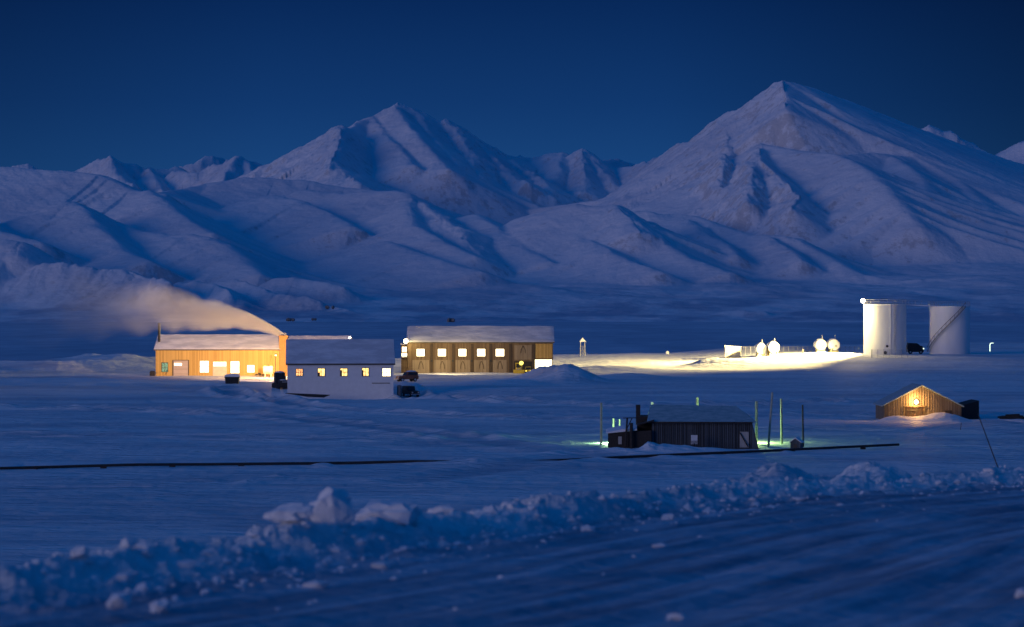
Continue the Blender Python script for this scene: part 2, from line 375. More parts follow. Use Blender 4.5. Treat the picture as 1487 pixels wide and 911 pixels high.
at_ = snow.data.attributes.new('packed_dim', 'FLOAT', 'POINT'); at_.data.foreach_set('value', pk.astype(np.float32).ravel())
# the rest of the slope round and behind the camera, one coarse sheet a little below
xs = np.linspace(-900, 900, 120); ys = np.linspace(-700, 640, 90)
Xc, Yc = np.meshgrid(xs, ys)
Zc = near_h(Xc, Yc, False)-np.where((Yc > 30) & (np.abs(Xc) < .60*Yc-16), 14.0, .4)
Zc = Zc + 0*Xc
grid_mesh('hillside_ground', Xc, Yc, Zc, M['snow'])

# ------------------------------------------------------------------ FJORD ICE
mb = MB(); mb.box(-30000, 30000, 560, 40000, -3, 0); fj = mb.build('fjord_ice', M['ice']); fj['kind'] = 'structure'

# ------------------------------------------------------------------ MOUNTAINS
# (points (px,py,D), slope right of travel, slope left of travel, roughness right, roughness left)
R = []
def rg(pts, sR, sL, rR, rL, k=1): R.append((pts, sR*1.3 if sR < .5 else sR, sL*1.3 if sL < .5 else sL, rR, rL))
# far left distant range
rg([(60,262,17000),(115,249,16500),(135,236,16200),(160,228,16000),(182,234,16000),(215,243,16100),(245,246,16200),(262,243,16300)], .7,.7,.8,.6)
rg([(160,228,16000),(170,250,15300),(200,275,14700)], .8,.8,.9,.7); rg([(215,243,16000),(228,262,15300),(240,285,14500)], .8,.8,.9,.7)
rg([(262,243,17500),(285,236,17600),(303,225,17800),(322,232,18000),(345,240,18000)], .7,.7,.5,.5)
rg([(300,245,15600),(325,236,15400),(343,229,15300),(350,227,15200),(368,233,15200),(390,240,15300),(415,248,15400)], .7,.7,.9,.7)
rg([(350,227,15200),(330,252,14400),(318,268,13900)], .8,.8,.8,.7); rg([(352,228,15200),(372,255,14400)], .8,.8,.8,.7)
rg([(258,246,15800),(290,250,15400),(305,245,15500)], .7,.7,.9,.7)
rg([(20,238,16000),(40,236,16000),(55,244,16000)], .6,.6,.5,.5)
# central peak
rg([(400,262,12700),(412,250,12600),(428,236,12500),(455,213,12400),(480,194,12300),(497,183,12200)], .75,.8,.9,.6)
rg([(497,183,12200),(503,188,12400),(520,178,12700),(540,169,12900),(560,158,13000),(573,154,13000),(590,155,13050),(602,159,13100),(612,173,13150),(630,177,13150),(652,176,13100),(662,183,13100),(680,198,13100),(703,212,13100),(730,222,13200),(760,230,13500)], .62,.8,.25,.6)
rg([(497,183,12200),(495,205,11800),(486,228,11350),(476,245,11000)], .62,.85,.8,.12)
rg([(486,235,11200),(505,258,10800),(520,266,10500)], .5,.5,.7,.5)
rg([(540,169,12900),(560,195,12350),(585,222,11800),(600,240,11400)], .55,.55,.25,.15)
rg([(573,154,13000),(590,180,12450),(612,203,12050),(635,228,11600),(650,245,11300)], .55,.6,.3,.2)
rg([(602,159,13100),(615,182,12700),(640,212,12200),(668,240,11700)], .5,.6,.4,.3)
rg([(652,176,13100),(668,198,12700),(680,222,12300),(695,250,11800),(700,262,11600)], .65,.65,.95,.8)
rg([(690,204,13000),(715,228,12600),(742,252,12100),(770,270,11700)], .6,.6,.9,.8)
rg([(725,220,13100),(755,243,12700),(785,262,12200),(800,274,11900)], .6,.6,.8,.8)
rg([(760,230,13600),(785,226,13500),(803,222,13400),(815,220,13400),(827,228,13350),(836,221,13300),(846,219,13300),(855,226,13350),(866,234,13500),(895,234,14000),(915,240,14200),(935,238,14200),(960,228,14000)], .6,.7,.5,.6)
rg([(815,221,13400),(812,245,12900),(800,268,12500)], .6,.6,.4,.4)
rg([(846,219,13300),(848,240,12900),(852,262,12500),(848,276,12200)], .6,.65,.8,.5)
rg([(850,222,13300),(872,246,12900),(895,268,12500)], .6,.7,.9,.6)
# the big right mountain
rg([(870,252,13400),(905,243,13300),(935,240,13000),(957,250,12400),(948,276,11700)], .55,.5,.2,.15)
rg([(920,243,13200),(945,233,12800),(960,227,12500),(985,212,12200),(1005,206,12000),(1030,188,11800),(1045,171,11650),(1060,163,11600),(1080,157,11500),(1100,150,11450),(1108,140,11400),(1115,130,11350),(1126,122,11300),(1137,119,11250)], .85,.8,.55,.6)
rg([(1137,119,11250),(1150,121,11300),(1170,126,11450),(1230,147,11900),(1290,171,12400),(1340,190,12900),(1400,212,13500),(1487,240,14300),(1620,275,15500)], .52,.8,.03,.3)
rg([(1137,119,11250),(1140,140,10950),(1141,160,10700)], .95,.5,.7,.03)
rg([(1060,163,11600),(1075,180,11200),(1090,198,10850),(1105,210,10600)], .95,.30,.8,.03)
rg([(985,212,12200),(975,245,11600),(960,275,11000),(955,288,10800)], 1.25,.7,.8,.8)
rg([(1030,188,11800),(1022,225,11200),(1010,262,10600),(1003,290,10300)], 1.1,.7,.8,.8)
rg([(1060,163,11600),(1058,205,10900),(1052,245,10300),(1045,285,9900)], .9,.7,1,1)
rg([(1105,210,10600),(1104,222,10350),(1102,232,10150),(1112,240,10000),(1130,258,9750),(1150,278,9500),(1163,290,9300),(1150,305,9100)], .75,.75,1,.1)
rg([(1102,232,10150),(1090,265,9700),(1085,300,9350)], .9,.7,1,1)
rg([(1105,210,10600),(1140,215,10400),(1180,221,10200),(1215,225,10050),(1235,232,9900),(1255,244,9700),(1270,256,9500),(1287,270,9350),(1303,290,9150),(1318,308,9000),(1335,330,8850)], .45,.34,.10,.08)
rg([(1215,225,10300),(1260,223,10450),(1300,226,10500),(1350,234,10600),(1400,245,10700),(1440,254,10800),(1487,262,10900),(1620,290,11300)], .55,.1,.15,.03)
rg([(1290,226,10500),(1315,240,10200),(1338,258,9900),(1347,285,9600),(1360,310,9350),(1385,340,9100)], .5,.42,.07,.06)
rg([(1370,240,10650),(1395,265,10250),(1420,290,9900),(1450,320,9500)], .45,.4,.07,.06)
rg([(1440,254,10800),(1470,290,10200),(1500,320,9700)], .5,.45,.15,.1)
rg([(1336,187,17000),(1350,184,16800),(1368,190,16800),(1380,192,16800),(1395,200,16800),(1412,208,16900)], .6,.6,.7,.5)
rg([(1455,222,17000),(1475,208,16800),(1490,202,16700),(1540,190,16600),(1600,205,16500)], .6,.6,.5,.5)
# smooth left hills
rg([(-250,235,9800),(-100,240,9600),(0,243,9500),(60,246,9400),(110,249,9300),(145,254,9200),(160,260,9150),(175,269,9050),(192,276,9000),(215,281,8950),(240,283,8900)], .30,.35,.02,.05)
rg([(230,281,9300),(262,276,10300),(300,268,10500),(330,262,10500),(352,258,10500),(400,259,10400),(450,264,10300),(500,271,10200),(545,277,10100),(580,290,9900)], .28,.4,.1,.1)
rg([(215,278,8950),(240,292,8650),(258,308,8400),(275,322,8200),(310,338,7900)], .35,.42,.1,.1)
rg([(60,308,8300),(85,297,8250),(105,292,8200),(122,304,8050),(140,325,7800),(160,345,7550),(185,366,7300),(215,380,7000)], .30,.45,.08,.12)
rg([(150,318,8300),(190,330,8050),(212,335,7900),(250,340,7800),(280,340,7700),(310,346,7600),(322,352,7500),(345,368,7300),(362,385,7100),(378,399,6950)], .28,.5,.1,.12)
rg([(-60,300,8000),(0,335,7400),(40,345,7300),(60,350,7200)], .35,.4,.1,.1)
rg([(-60,340,6900),(0,347,6800),(28,352,6750),(24,370,6650)], .6,.6,.3,.1)
rg([(360,290,9600),(400,284,9500),(440,292,9300),(480,310,9000),(510,330,8600)], .28,.45,.1,.12)
rg([(440,275,9900),(500,281,9700),(540,278,9500),(575,276,9400),(598,284,9250),(592,300,9000),(600,325,8600),(640,350,8200),(690,372,7900)], .35,.38,.1,.15)
rg([(600,285,9250),(630,310,8850),(655,325,8600),(672,332,8500),(678,350,8300),(700,372,8000)], .5,.5,.6,.4)
rg([(690,310,9000),(720,330,8700),(750,355,8350),(800,380,8000)], .3,.35,.1,.1)
rg([(560,350,8300),(620,372,7800),(700,395,7400)], .28,.35,.1,.1)
# right middle moraines
rg([(755,315,8900),(790,305,8800),(815,300,8700),(840,295,8650),(862,298,8600),(890,296,8550),(903,305,8450),(915,315,8350),(930,334,8150)], .42,.5,.15,.5)
rg([(890,312,9500),(930,308,9400),(980,309,9300),(1010,313,9200),(1040,325,9000),(1070,335,8900),(1095,342,8750),(1130,342,8600),(1155,346,8550),(1170,355,8450),(1200,372,8250),(1228,388,8050),(1250,398,7900),(1310,409,7700),(1400,416,7700),(1500,422,7700),(1650,425,7700)], .35,.4,.25,.1)
rg([(1000,318,9100),(1020,335,8800),(1050,352,8500),(1070,372,8200)], .4,.45,.3,.3)
rg([(1120,345,8550),(1145,362,8300),(1165,380,8050)], .4,.45,.4,.3)
rg([(850,345,8300),(880,360,8050),(910,378,7800),(960,395,7500)], .35,.4,.3,.2)
rg([(930,330,8500),(960,350,8200),(1000,375,7900),(1060,395,7600)], .3,.4,.2,.2)
# low foothills near the far shore
rg([(30,392,6700),(60,388,6600),(110,389,6550),(150,390,6500),(185,392,6450),(205,400,6350),(228,411,6250),(250,420,6200)], .5,.4,.9,.4)
rg([(262,416,6450),(290,412,6400),(315,416,6350),(328,424,6300),(340,434,6200),(345,442,6150)], .5,.5,.7,.3)
rg([(325,410,6650),(345,410,6600),(368,418,6500),(400,428,6350),(430,434,6250),(470,441,6150),(500,447,6100)], .5,.5,.7,.3)
rg([(400,404,6900),(430,404,6850),(460,410,6800),(500,418,6700)], .4,.5,.3,.3)
rg([(915,461,5760),(940,458,5750),(956,460,5740)], .5,.5,.3,.3)
rg([(1050,450,5950),(1075,446,5950),(1110,449,5900)], .3,.3,.2,.2)
rg([(1160,457,5850),(1200,458,5820),(1250,457,5820),(1300,458,5800)], .3,.3,.2,.2)
rg([(600,462,5700),(640,458,5700),(700,460,5690),(760,463,5650)], .3,.3,.2,.2)
rg([(1380,452,5850),(1440,452,5820),(1487,455,5800)], .3,.3,.2,.2)

def floor_h(X, Y):
    d = np.array([5200,5500,5620,6000,7000,8000,9500,11000,13000,16000,21000]); z = np.array([-25,-25.3,-20,-6,46,112,225,320,380,420,420.])
    f = np.interp(Y+260*fbm(X/500, Y/2500, 3, 91)+60*fbm(X/90, Y/200, 3, 92), d, z)
    amp = np.interp(Y, [5500,6200,7500,10000], [1.0,6,22,40])
    f = f+amp*fbm(X/420+.3*Y/420, Y/700, 5, 95)
    return -27+(f+27)*sstep(5360, 5560, Y+60*fbm(X/200, Y/2000, 3, 97))
def mountain_h(X, Y):
    fl = floor_h(X, Y).astype(np.float32)
    X = X.astype(np.float32); Y = Y.astype(np.float32)
    # gentle warp so faces do not read as planes
    H = fl.copy(); RO = np.full(X.shape, .05, np.float32)
    RND = 24.0; GU = np.zeros(X.shape, np.float32)
    off = 0.0
    for (pts, sR, sL, rR, rL) in R:
        W = np.array([((px-CX)/F*D, D, (HY-py)/F*D) for px, py, D in pts])
        zmx = W[:,2].max()+30; reach = 3800
        m = (X > W[:,0].min()-reach) & (X < W[:,0].max()+reach) & (Y > W[:,1].min()-reach) & (Y < W[:,1].max()+reach)
        x = X[m]; y = Y[m]; f = fl[m]
        hh = f.copy(); ro = np.full(x.shape, .05, np.float32); h0 = f.copy(); acc = off
        coast = sstep(5480, 6300, y); W = list(W); best = np.full(x.shape, 1e9, np.float32)
        for q, (a, b) in enumerate(zip(W, W[1:])):
            dx, dy = b[0]-a[0], b[1]-a[1]; l2 = dx*dx+dy*dy; l = math.sqrt(l2)
            tr = ((x-a[0])*dx+(y-a[1])*dy)/l2; t = np.clip(tr, 0, 1)
            rx, ry = x-(a[0]+t*dx), y-(a[1]+t*dy); d = np.hypot(rx, ry)
            sg = (dx*ry-dy*rx)/(l*(d+1))
            ov = np.abs(tr-t)*l; perp = np.abs(dx*(y-a[1])-dy*(x-a[0]))/l
            e0 = q == 0; e1 = q == len(W)-2
            soft = np.maximum(ov-.6*perp, 0)
            pen = np.where(tr < 0, ov if e0 else soft, 0)+np.where(tr > 1, ov if e1 else soft, 0)
            d = d+pen*max(.5, 1.15/min(sR, sL)-1)
            zz = a[2]+t*(b[2]-a[2]); tt = acc+t*l; acc += l
            wgt = .5-.5*np.clip(sg*2.2, -1, 1)
            sl = sL+(sR-sL)*wgt; ro_ = rL+(rR-rL)*wgt
            rel = np.maximum(zz-f, 5)
            h_ = f+rel*np.maximum(1-sl*(np.sqrt(d*d+RND**2)-RND)/(1.65*rel), 0)**1.65*coast*sstep(3500, 1900, d)
            mk = h_ > h0
            h0 = np.where(mk, h_, h0); ro = np.where(mk, ro_, ro); best = np.where(mk, d, best)
            if q == 0: TT = np.where(mk, tt, 0)
            else: TT = np.where(mk, tt, TT)
        off = acc+777; tt = TT
        g = ridged(tt/210+best/1900, best/1100, 3, 11)*.5+ridged(tt/115+x/300, best/380, 2, 13)*.5*np.clip(best/350-.2, 0, 1)
        hh = h0+(g-.35)*ro*np.sqrt(ro)*62*np.clip(best/170, 0, 1)*np.clip((h0-f)/160, 0, 1)
        hh = hh+ro*26*fbm(x/75, y/260, 3, 17)*np.exp(-best/110)
        cur = H[m]; k = 16.0
        u = np.clip(.5+.5*(hh-cur)/k, 0, 1)*np.clip((h0-f)/5, 0, 1)
        bl = cur*(1-u)+hh*u+k*u*(1-u)*.5*np.clip((h0-f)/60, 0, 1)
        atc = np.exp(-best/60); bl = bl*(1-atc)+np.maximum(cur, hh)*atc
        H[m] = bl; RO[m] = RO[m]*(1-u)+ro*u
    n1 = ridged(X/150, Y/210, 5, 101); n2 = fbm(X/420, Y/600, 4, 103)
    ab = np.clip((H-fl)/150, 0, 1)
    H = H+RO*ab*(24*n1-6)+ab*(1-RO)*5*fbm(X/70+.5*Y/70, Y/200, 4, 105)+ab*11*n2*(.3+RO)
    # sharp crags breaking crest lines a little
    return H
tb = np.tan(np.concatenate([np.linspace(-.55, -.225, 140, endpoint=False), np.linspace(-.225, .225, 1300, endpoint=False), np.linspace(.225, .55, 140)]))
Df = np.concatenate([5350*np.exp(np.linspace(0, math.log(13500/5350), 760, endpoint=False)), np.linspace(13500, 21000, 110)])
Yg, Tg = np.meshgrid(Df, tb, indexing='ij'); Xg = Yg*Tg
Zg = mountain_h(Xg, Yg)+CAMZ
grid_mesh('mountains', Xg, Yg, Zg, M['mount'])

# ------------------------------------------------------------------ BUILDINGS
class House:
    """local frame: x along the facade (0 at centre), y away from the camera, z up; origin at the facade foot"""
    def __init__(s, name, label, cat, px0, px1, base, D, rz=0, group=None):
        s.s = F/D; s.pc = (px0+px1)/2; s.base = base; s.L = (px1-px0)/s.s/math.cos(rz)
        s.o = thing(name, P(s.pc, base, D), label, cat, group, rz)
    def x(s, px): return (px-s.pc)/s.s
    def z(s, py): return (s.base-py)/s.s
    def window(s, a, b, c, d, pane, frame='frame', bars=(1,1), t=.09, label=None, name='window', y=0.0, blind=None):
        x0, x1, z0, z1 = s.x(a), s.x(b), s.z(d), s.z(c)
        m = MB()
        m.box(x0-t, x1+t, y-.06, y+.02, z1, z1+t); m.box(x0-t, x1+t, y-.09, y+.02, z0-t, z0)
        m.box(x0-t, x0, y-.06, y+.02, z0, z1); m.box(x1, x1+t, y-.06, y+.02, z0, z1)
        bt = .035
        for i in range(bars[0]):
            xx = x0+(x1-x0)*(i+1)/(bars[0]+1); m.box(xx-bt, xx+bt, y-.05, y-.012, z0, z1)
        for i in range(bars[1]):
            zz = z0+(z1-z0)*(i+1)/(bars[1]+1); m.box(x0, x1, y-.047, y-.014, zz-bt, zz+bt)
        w = m.build(name, M[frame], s.o)
        if label: w['label'] = label
        m = MB(); m.box(x0, x1, y-.010, y-.004, z0, z1); m.build('pane', M[pane], w)
        return w
def gable_body(h, depth, eave, ridge, wall, roof, snow=None, over=.35, th=.16, below=.6, trim='trim', back=None, rx=0):
    "long building, ridge parallel to the facade; returns wall, roof"
    L2 = h.L/2; back = eave if back is None else back
    m = MB(); pts = [(-L2, 0, -below), (-L2, 0, eave), (-L2, depth/2, ridge-.02), (-L2, depth, eave), (-L2, depth, -below)]
    m.poly(pts, (h.L, 0, 0)); w = m.build('wall', M[wall], h.o)
    k = (ridge-eave)/(depth/2); oy = over; oz = over*k
    m = MB()
    a = [(-L2-over, -oy, eave-oz+.03), (-L2-over, depth/2, ridge+.03), (-L2-over, depth+oy, eave-oz+.03), (-L2-over, depth+oy, eave-oz+.03+th), (-L2-over, depth/2, ridge+.03+th), (-L2-over, -oy, eave-oz+.03+th)]
    m.poly(a, (h.L+2*over, 0, 0)); r = m.build('roof', M[roof], h.o)
    if snow:
        # a thin uneven blanket over both slopes
        nx, ny = 60, 16; X = np.linspace(-L2-over+.02, L2+over-.02, nx); Yv = np.linspace(-oy+.02, depth+oy-.02, ny*2+1)
        bm = bmesh.new(); top = []; 
        for i, xx in enumerate(X):
            row = []
            for j, yy in enumerate(Yv):
                zr = ridge-abs(yy-depth/2)*k+.03+th
                n = float(fbm(np.array([xx/2.5+h.pc]), np.array([yy/1.4]), 4, 7)[0])
                t = snow*(1+.7*n); ed = min(i, nx-1-i, j, ny*2-j)
                if ed == 0: t = .004+.25*snow
                row.append(bm.verts.new((xx, yy, zr+max(t, .02))))
            top.append(row)
        for i in range(nx-1):
            for j in range(ny*2): bm.faces.new((top[i][j], top[i+1][j], top[i+1][j+1], top[i][j+1]))
        eds = [e for e in bm.edges if e.is_boundary]
        g = bmesh.ops.extrude_edge_only(bm, edges=eds)
        for v in [v for v in g['geom'] if isinstance(v, bmesh.types.BMVert)]: v.co.z -= .25*snow+.01
        mm = MB(); mm.bm.free(); mm.bm = bm; mm.build('snow_cover', M['roofsnow'], r, smooth=True)
    m = MB(); m.box(-L2-over-.01, L2+over+.01, -oy-.05, -oy-.003, eave-oz-.06, eave-oz+th+.02); m.build('eave_board', M[trim], h.o)
    return w, r

# --- ochre workshop with chimney
h = House('workshop', 'long ochre workshop with snowy roof, orange-lit front and square corner chimney', 'building', 226, 405, 546, 500)
W1 = h
gable_body(h, 11, h.z(507.5), h.z(488.5), 'yellow', 'felt', .16)
h.window(235, 243.5, 527, 540, 'win_green', 'brownpost', (1, 1), label='small greenish window')
h.window(290.5, 303, 524.5, 541, 'win_white', 'frame', (1, 1)); h.window(335, 347.5, 525, 542, 'win_white', 'frame', (1, 1)); h.window(359, 369.5, 530.5, 541, 'win_bright', 'frame', (0, 0))
m = MB(); m.box(h.x(252), h.x(273), -.08, .01, -.2, h.z(524)); d = m.build('door', M['pinkdoor'], h.o); d['label'] = 'wide pale sliding door with a lit slit of glass'
m = MB(); m.box(h.x(253), h.x(264), -.10, -.083, h.z(531), h.z(527.5)); m.build('pane', M['win_bright'], d)
m = MB(); m.box(h.x(250.5), h.x(251.7), -.12, .01, -.2, h.z(522.8)).box(h.x(273.3), h.x(274.5), -.12, .01, -.2, h.z(522.8)).box(h.x(251.7), h.x(273.3), -.12, .01, h.z(523.7), h.z(522.8)); m.build('door_frame', M['trim'], d)
m = MB(); m.box(h.x(309), h.x(329.5), -.08, .01, -.2, h.z(525)); d = m.build('door', M['strawwall'], h.o); d['label'] = 'wide cream door under a bright transom'
m = MB(); m.box(h.x(310), h.x(328.5), -.10, -.083, h.z(532), h.z(526)); m.build('pane', M['win_white'], d)
m = MB(); m.box(h.x(227), h.x(229.5), -.03, .01, 0, h.z(509)).box(h.x(228), h.x(404), -.04, -.004, h.z(523), h.z(522.4)); m.build('trim_board', M['yellow'], h.o)
m = MB(); m.box(h.x(405.5), h.x(417.5), -.3, 1.7, -.6, h.z(489.5)); ch = m.build('chimney', M['brick'], h.o)
m = MB(); m.box(h.x(404.8), h.x(418.2), -.42, 1.82, h.z(489.5), h.z(487.6)); m.build('chimney_cap', M['brick'], ch)
m = MB(); m.box(h.x(407.5), h.x(415.5), .1, 1.3, h.z(487.6), h.z(486.9)); m.build('chimney_flue', M['dark'], ch)
m = MB(); m.tube([(h.x(228.5), 2.5, h.z(500)), (h.x(228.5), 2.5, h.z(471))], .26, 10); sp = m.build('stovepipe', M['dark'], h.o)
m = MB(); m.lathe([(.33, 0), (.33, .12), (.05, .3)], 10, (h.x(228.5), 2.5, h.z(471))); m.build('pipe_cap', M['dark'], sp)

# low gabled wing behind the white house, its snowy ridge shows above
h = House('rear_wing', 'low pinkish snowy roof of the building behind the white house, lamp at its gable', 'building', 419, 507, 548, 512)
gable_body(h, 9, h.z(505), h.z(490.5), 'yellow', 'felt', .16)
m = MB(); m.box(h.x(409), h.x(419), 2, 8, -.5, h.z(492)); m.build('stair_tower', M['whitewall'], h.o)
m = MB(); m.box(h.x(417.6), h.x(421), -.06, .0, h.z(534), h.z(527)); m.build('window', M['win_bright'], h.o)

def wall_lamp(px, py, D, label, bulb='bulb', r=.18, arm=(0, .8, 0), light=None, group=None, hood=True):
    p = P(px, py, D); t = thing('wall_lamp', p, label, 'lamp', group)
    m = MB(); m.ball((0,0,0), r, (1,1,1), 2); bo = m.build('bulb', M[bulb], t, True); bo.visible_shadow = True
    m = MB(); a = Vector(arm); m.tube([a*.12+Vector((0,0,r*.9)), a*.5+Vector((0,0,r*1.5)), a+Vector((0,0,r*1.4))], .04, 6); m.build('bracket', M['darkpole'], t)
    if hood:
        m = MB(); m.lathe([(r*1.5, r*.75), (r*1.1, r*1.15), (r*.3, r*1.4)], 12); m.build('shade', M['dark'], t, True)
    return t
def point(name, loc, power, color, r=.15):
    l = bpy.data.lights.new(name, 'POINT'); l.energy = power; l.color = color; l.shadow_soft_size = r
    o = bpy.data.objects.new(name, l); col.objects.link(o); o.location = loc; return o
def spot(name, loc, to, power, color, angle, blend=.5, r=.15):
    l = bpy.data.lights.new(name, 'SPOT'); l.energy = power; l.color = color; l.shadow_soft_size = r
    l.spot_size = math.radians(angle); l.spot_blend = blend
    o = bpy.data.objects.new(name, l); col.objects.link(o); o.location = loc
    o.rotation_euler = (Vector(to)-Vector(loc)).to_track_quat('-Z', 'Y').to_euler(); return o
wall_lamp(508, 490.5, 513, 'small white lamp at the ridge end of the roof behind the white house', 'bulb_white', .22, (-.5, .6, 0), hood=False)

# --- white two storey house
h = House('white_house', 'white two-storey house with steep blue-grey roof and five lit upper windows', 'building', 418, 571, 578, 405, math.radians(5))
gable_body(h, 10.5, h.z(528), h.z(495.5), 'whitewall', 'felt', .06, over=.28, below=1.0)
for i, (a, b, c, d, pane, bars) in enumerate([(430.5,439.5,536,545.5,'win_red',(2,1)), (462,471.5,535.5,546,'win_curt',(1,0)), (494.5,504,535.5,546,'win_curt',(1,1)), (526,535,535,546,'win_curt',(1,1)), (555.5,567,535.5,546.5,'win_bright',(1,1))]):
    w = h.window(a, b, c, d, pane, 'frame', bars)
    if i == 0: w['label'] = 'reddish window with six panes'
    if i in (1, 2, 3):
        m = MB(); m.box(h.x(a), h.x(a)+.38 - .06*i, -.042, -.016, h.z(d), h.z(d)+(.55 if i == 1 else .95)); m.build('curtain', M['brownpost'], w)
m = MB(); m.box(h.x(541), h.x(565), -.05, .01, h.z(590), h.z(557)); d = m.build('door', M['whitewall'], h.o); d['label'] = 'wide white garage door flush in the wall'
m = MB(); m.box(h.x(540), h.x(566), -.09, -.053, h.z(557.3), h.z(556.3)); m.build('lintel', M['trim'], d)
m = MB(); m.box(h.x(418), h.x(571), -.05, .0, h.z(530.5), h.z(529)); m.build('cornice', M['whitewall'], h.o)
L2 = h.L/2
m = MB(); m.box(L2, L2+.05, 3.4, 4.4, 2.4, 3.8); g = m.build('window', M['whiteframe'], h.o)
m = MB(); m.box(L2+.051, L2+.056, 3.5, 4.3, 2.5, 3.7); m.build('pane', M['glassdark'], g)
m = MB(); m.box(-1.2, -.7, 5, 5.5, h.z(497), h.z(489)); 
m.bm.free()
# dark slab standing for the sunken light well's shade at its foot
m = MB(); m.poly([P(414,571.5,400)-Vector((0,0,0)), P(479,574.2,400), P(470,577.6,399.6), P(446,576.5,399.7)], (0, .9, .05)); lw = m.build('light_well', M['black']); tag(lw, 'dark slab for the shaded light well along the foot of the white house', 'light well')

# --- brown garage with five bays
h = House('garage', 'long brown garage with snowy roof, five square lit windows and braced doors', 'building', 592, 803, 543, 520)
W3 = h
gable_body(h, 11, h.z(497), h.z(476), 'brown', 'felt', .14, over=.3)
bays = [(599, 623.5), (630, 654.5), (661.5, 682.5), (688.5, 709.5), (715.5, 736.5)]
wx = [(605, 616.5), (636, 647.5), (666, 677), (693, 704.5), (720, 732)]
for (a, b), (c, d) in zip(bays, wx):
    h.window(c, d, 507, 517.5, 'win_white', 'brownpost', (0, 0), t=.12)
    m = MB(); m.box(h.x(a), h.x(b), -.07, .01, -.3, h.z(523)); dd = m.build('door', M['tandoor'], h.o)
    cx = (h.x(a)+h.x(b))/2; zt = h.z(524.5); m = MB()
    for s in (-1, 1):
        m.tube([(cx+s*.05, -.11, zt), (cx+s*.42, -.11, zt-.9), (cx+s*.5, -.11, zt-1.7)], .06, 5)
    m.build('door_brace', M['brownpost'], dd)
for px in (596, 626.8, 658, 685.5, 712.5, 741, 775):
    m = MB(); m.box(h.x(px)-.28, h.x(px)+.28, -.16, .0, -.3, h.z(499.5)); m.build('pillar', M['brownpost'] if px not in (596,) else M['brown'], h.o)
for px in (627, 657.5, 685, 712.5):
    m = MB(); m.box(h.x(px)-.2, h.x(px)+.2, -.35, -.17, h.z(525.5), h.z(522.5)); m.build('wall_bracket', M['dark'], h.o)
m = MB(); m.box(h.x(747), h.x(759.2), -.07, .01, h.z(522.5), h.z(501.5)); m.build('loft_door', M['tandoor'], h.o)
m = MB(); m.box(h.x(759.8), h.x(772), -.07, .01, h.z(522.5), h.z(501.5)); ld = m.build('loft_door', M['tandoor'], h.o)
m = MB(); cx = h.x(759.5)
for s in (-1, 1): m.tube([(cx+s*.06, -.11, h.z(502.5)), (cx+s*.42, -.11, h.z(508)), (cx+s*.5, -.11, h.z(513))], .06, 5)
m.build('door_brace', M['brownpost'], ld)
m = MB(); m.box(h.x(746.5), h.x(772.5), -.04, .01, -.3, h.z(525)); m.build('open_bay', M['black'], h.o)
m = MB(); m.box(h.x(777), h.x(802), -.05, .01, h.z(521), h.z(499.5)); m.build('upper_panel', M['yellow'], h.o)
m = MB(); m.box(h.x(777), h.x(801.5), -.04, .01, -.2, h.z(522.5)); bd = m.build('bright_doorway', M['win_white'], h.o)
m = MB(); m.box(h.x(775.8), h.x(803), -.12, .0, h.z(522.4), h.z(521.2)).box(h.x(801.7), h.x(803), -.12, .0, -.3, h.z(522.4)); m.build('door_frame', M['brownpost'], bd)
# low annex on its left end
h2 = House('garage_annex', 'narrow brown annex with a bright window at the left end of the garage', 'building', 582.5, 591.5, 543, 523)
m = MB(); m.box(-.67, .64, 0, 7, -.4, h2.z(501)); m.build('wall', M['brown'], h2.o)
m = MB(); m.poly([(-.8,-.25,h2.z(501)+.01),(-.8,7.2,h2.z(501)+.5),(-.8,7.2,h2.z(501)+.7),(-.8,-.25,h2.z(501)+.2)], (1.42,0,0)); m.build('roof', M['roofsnow'], h2.o)
h2.window(584, 590.5, 504, 511, 'win_bright', 'whiteframe', (1, 1), t=.06)
m = MB(); m.box(h2.x(583), h2.x(591), -.9, -.02, h2.z(519), h2.z(518)); pb = m.build('porch_roof', M['roofsnow'], h2.o)
m = MB(); m.box(h2.x(583.4), h2.x(591), -.06, -.012, h2.z(517.6), h2.z(512.8)); m.build('transom', M['win_white'], h2.o)
wall_lamp(589.5, 495.5, 518.5, 'large yellow globe lamp at the upper left corner of the brown garage', 'bulb', .5, (.4, 1.3, 0), hood=False)

def onground(px, D):
    X = (px-CX)/F*D; return Vector((X, D, gz(X, D)-.03))
# --- snow topped skip in front of the workshop
def gpt(px, py_guess, D): 
    X = (px-CX)/F*D; return Vector((X, D, gz(X, D)))
p = P(337, 561.5, 432); t = thing('skip_container', p, 'dark steel rubbish container with a snow cap in front of the lit workshop', 'container')
m = MB(); m.poly([(-1.15,0,.15),(1.05,0,.15),(1.2,0,1.6),(-1.3,0,1.6)], (0,1.6,0)); c = m.build('body', M['dark'], t)
m = MB()
for x in (-.9,-.3,.3,.9): m.box(x-.05, x+.05, -.08, -.003, .2, 1.5)
m.build('rib', M['dark'], c)
m = MB(); m.box(-1.38,1.28,-.08,1.68,1.6,1.72); m.build('rim', M['dark'], t)
m = MB(); m.poly([(-1.36,-.06,1.725),(1.26,-.06,1.725),(1.2,-.02,2.12),(.4,0,2.25),(-.6,0,2.22),(-1.25,-.02,2.1)], (0,1.7,0)); m.build('snow_cap', M['block'], t)
for s in (-.8,.8):
    m = MB(); m.box(s-.12,s+.12,.1,1.5,-.9,.15); m.build('skid', M['dark'], t)

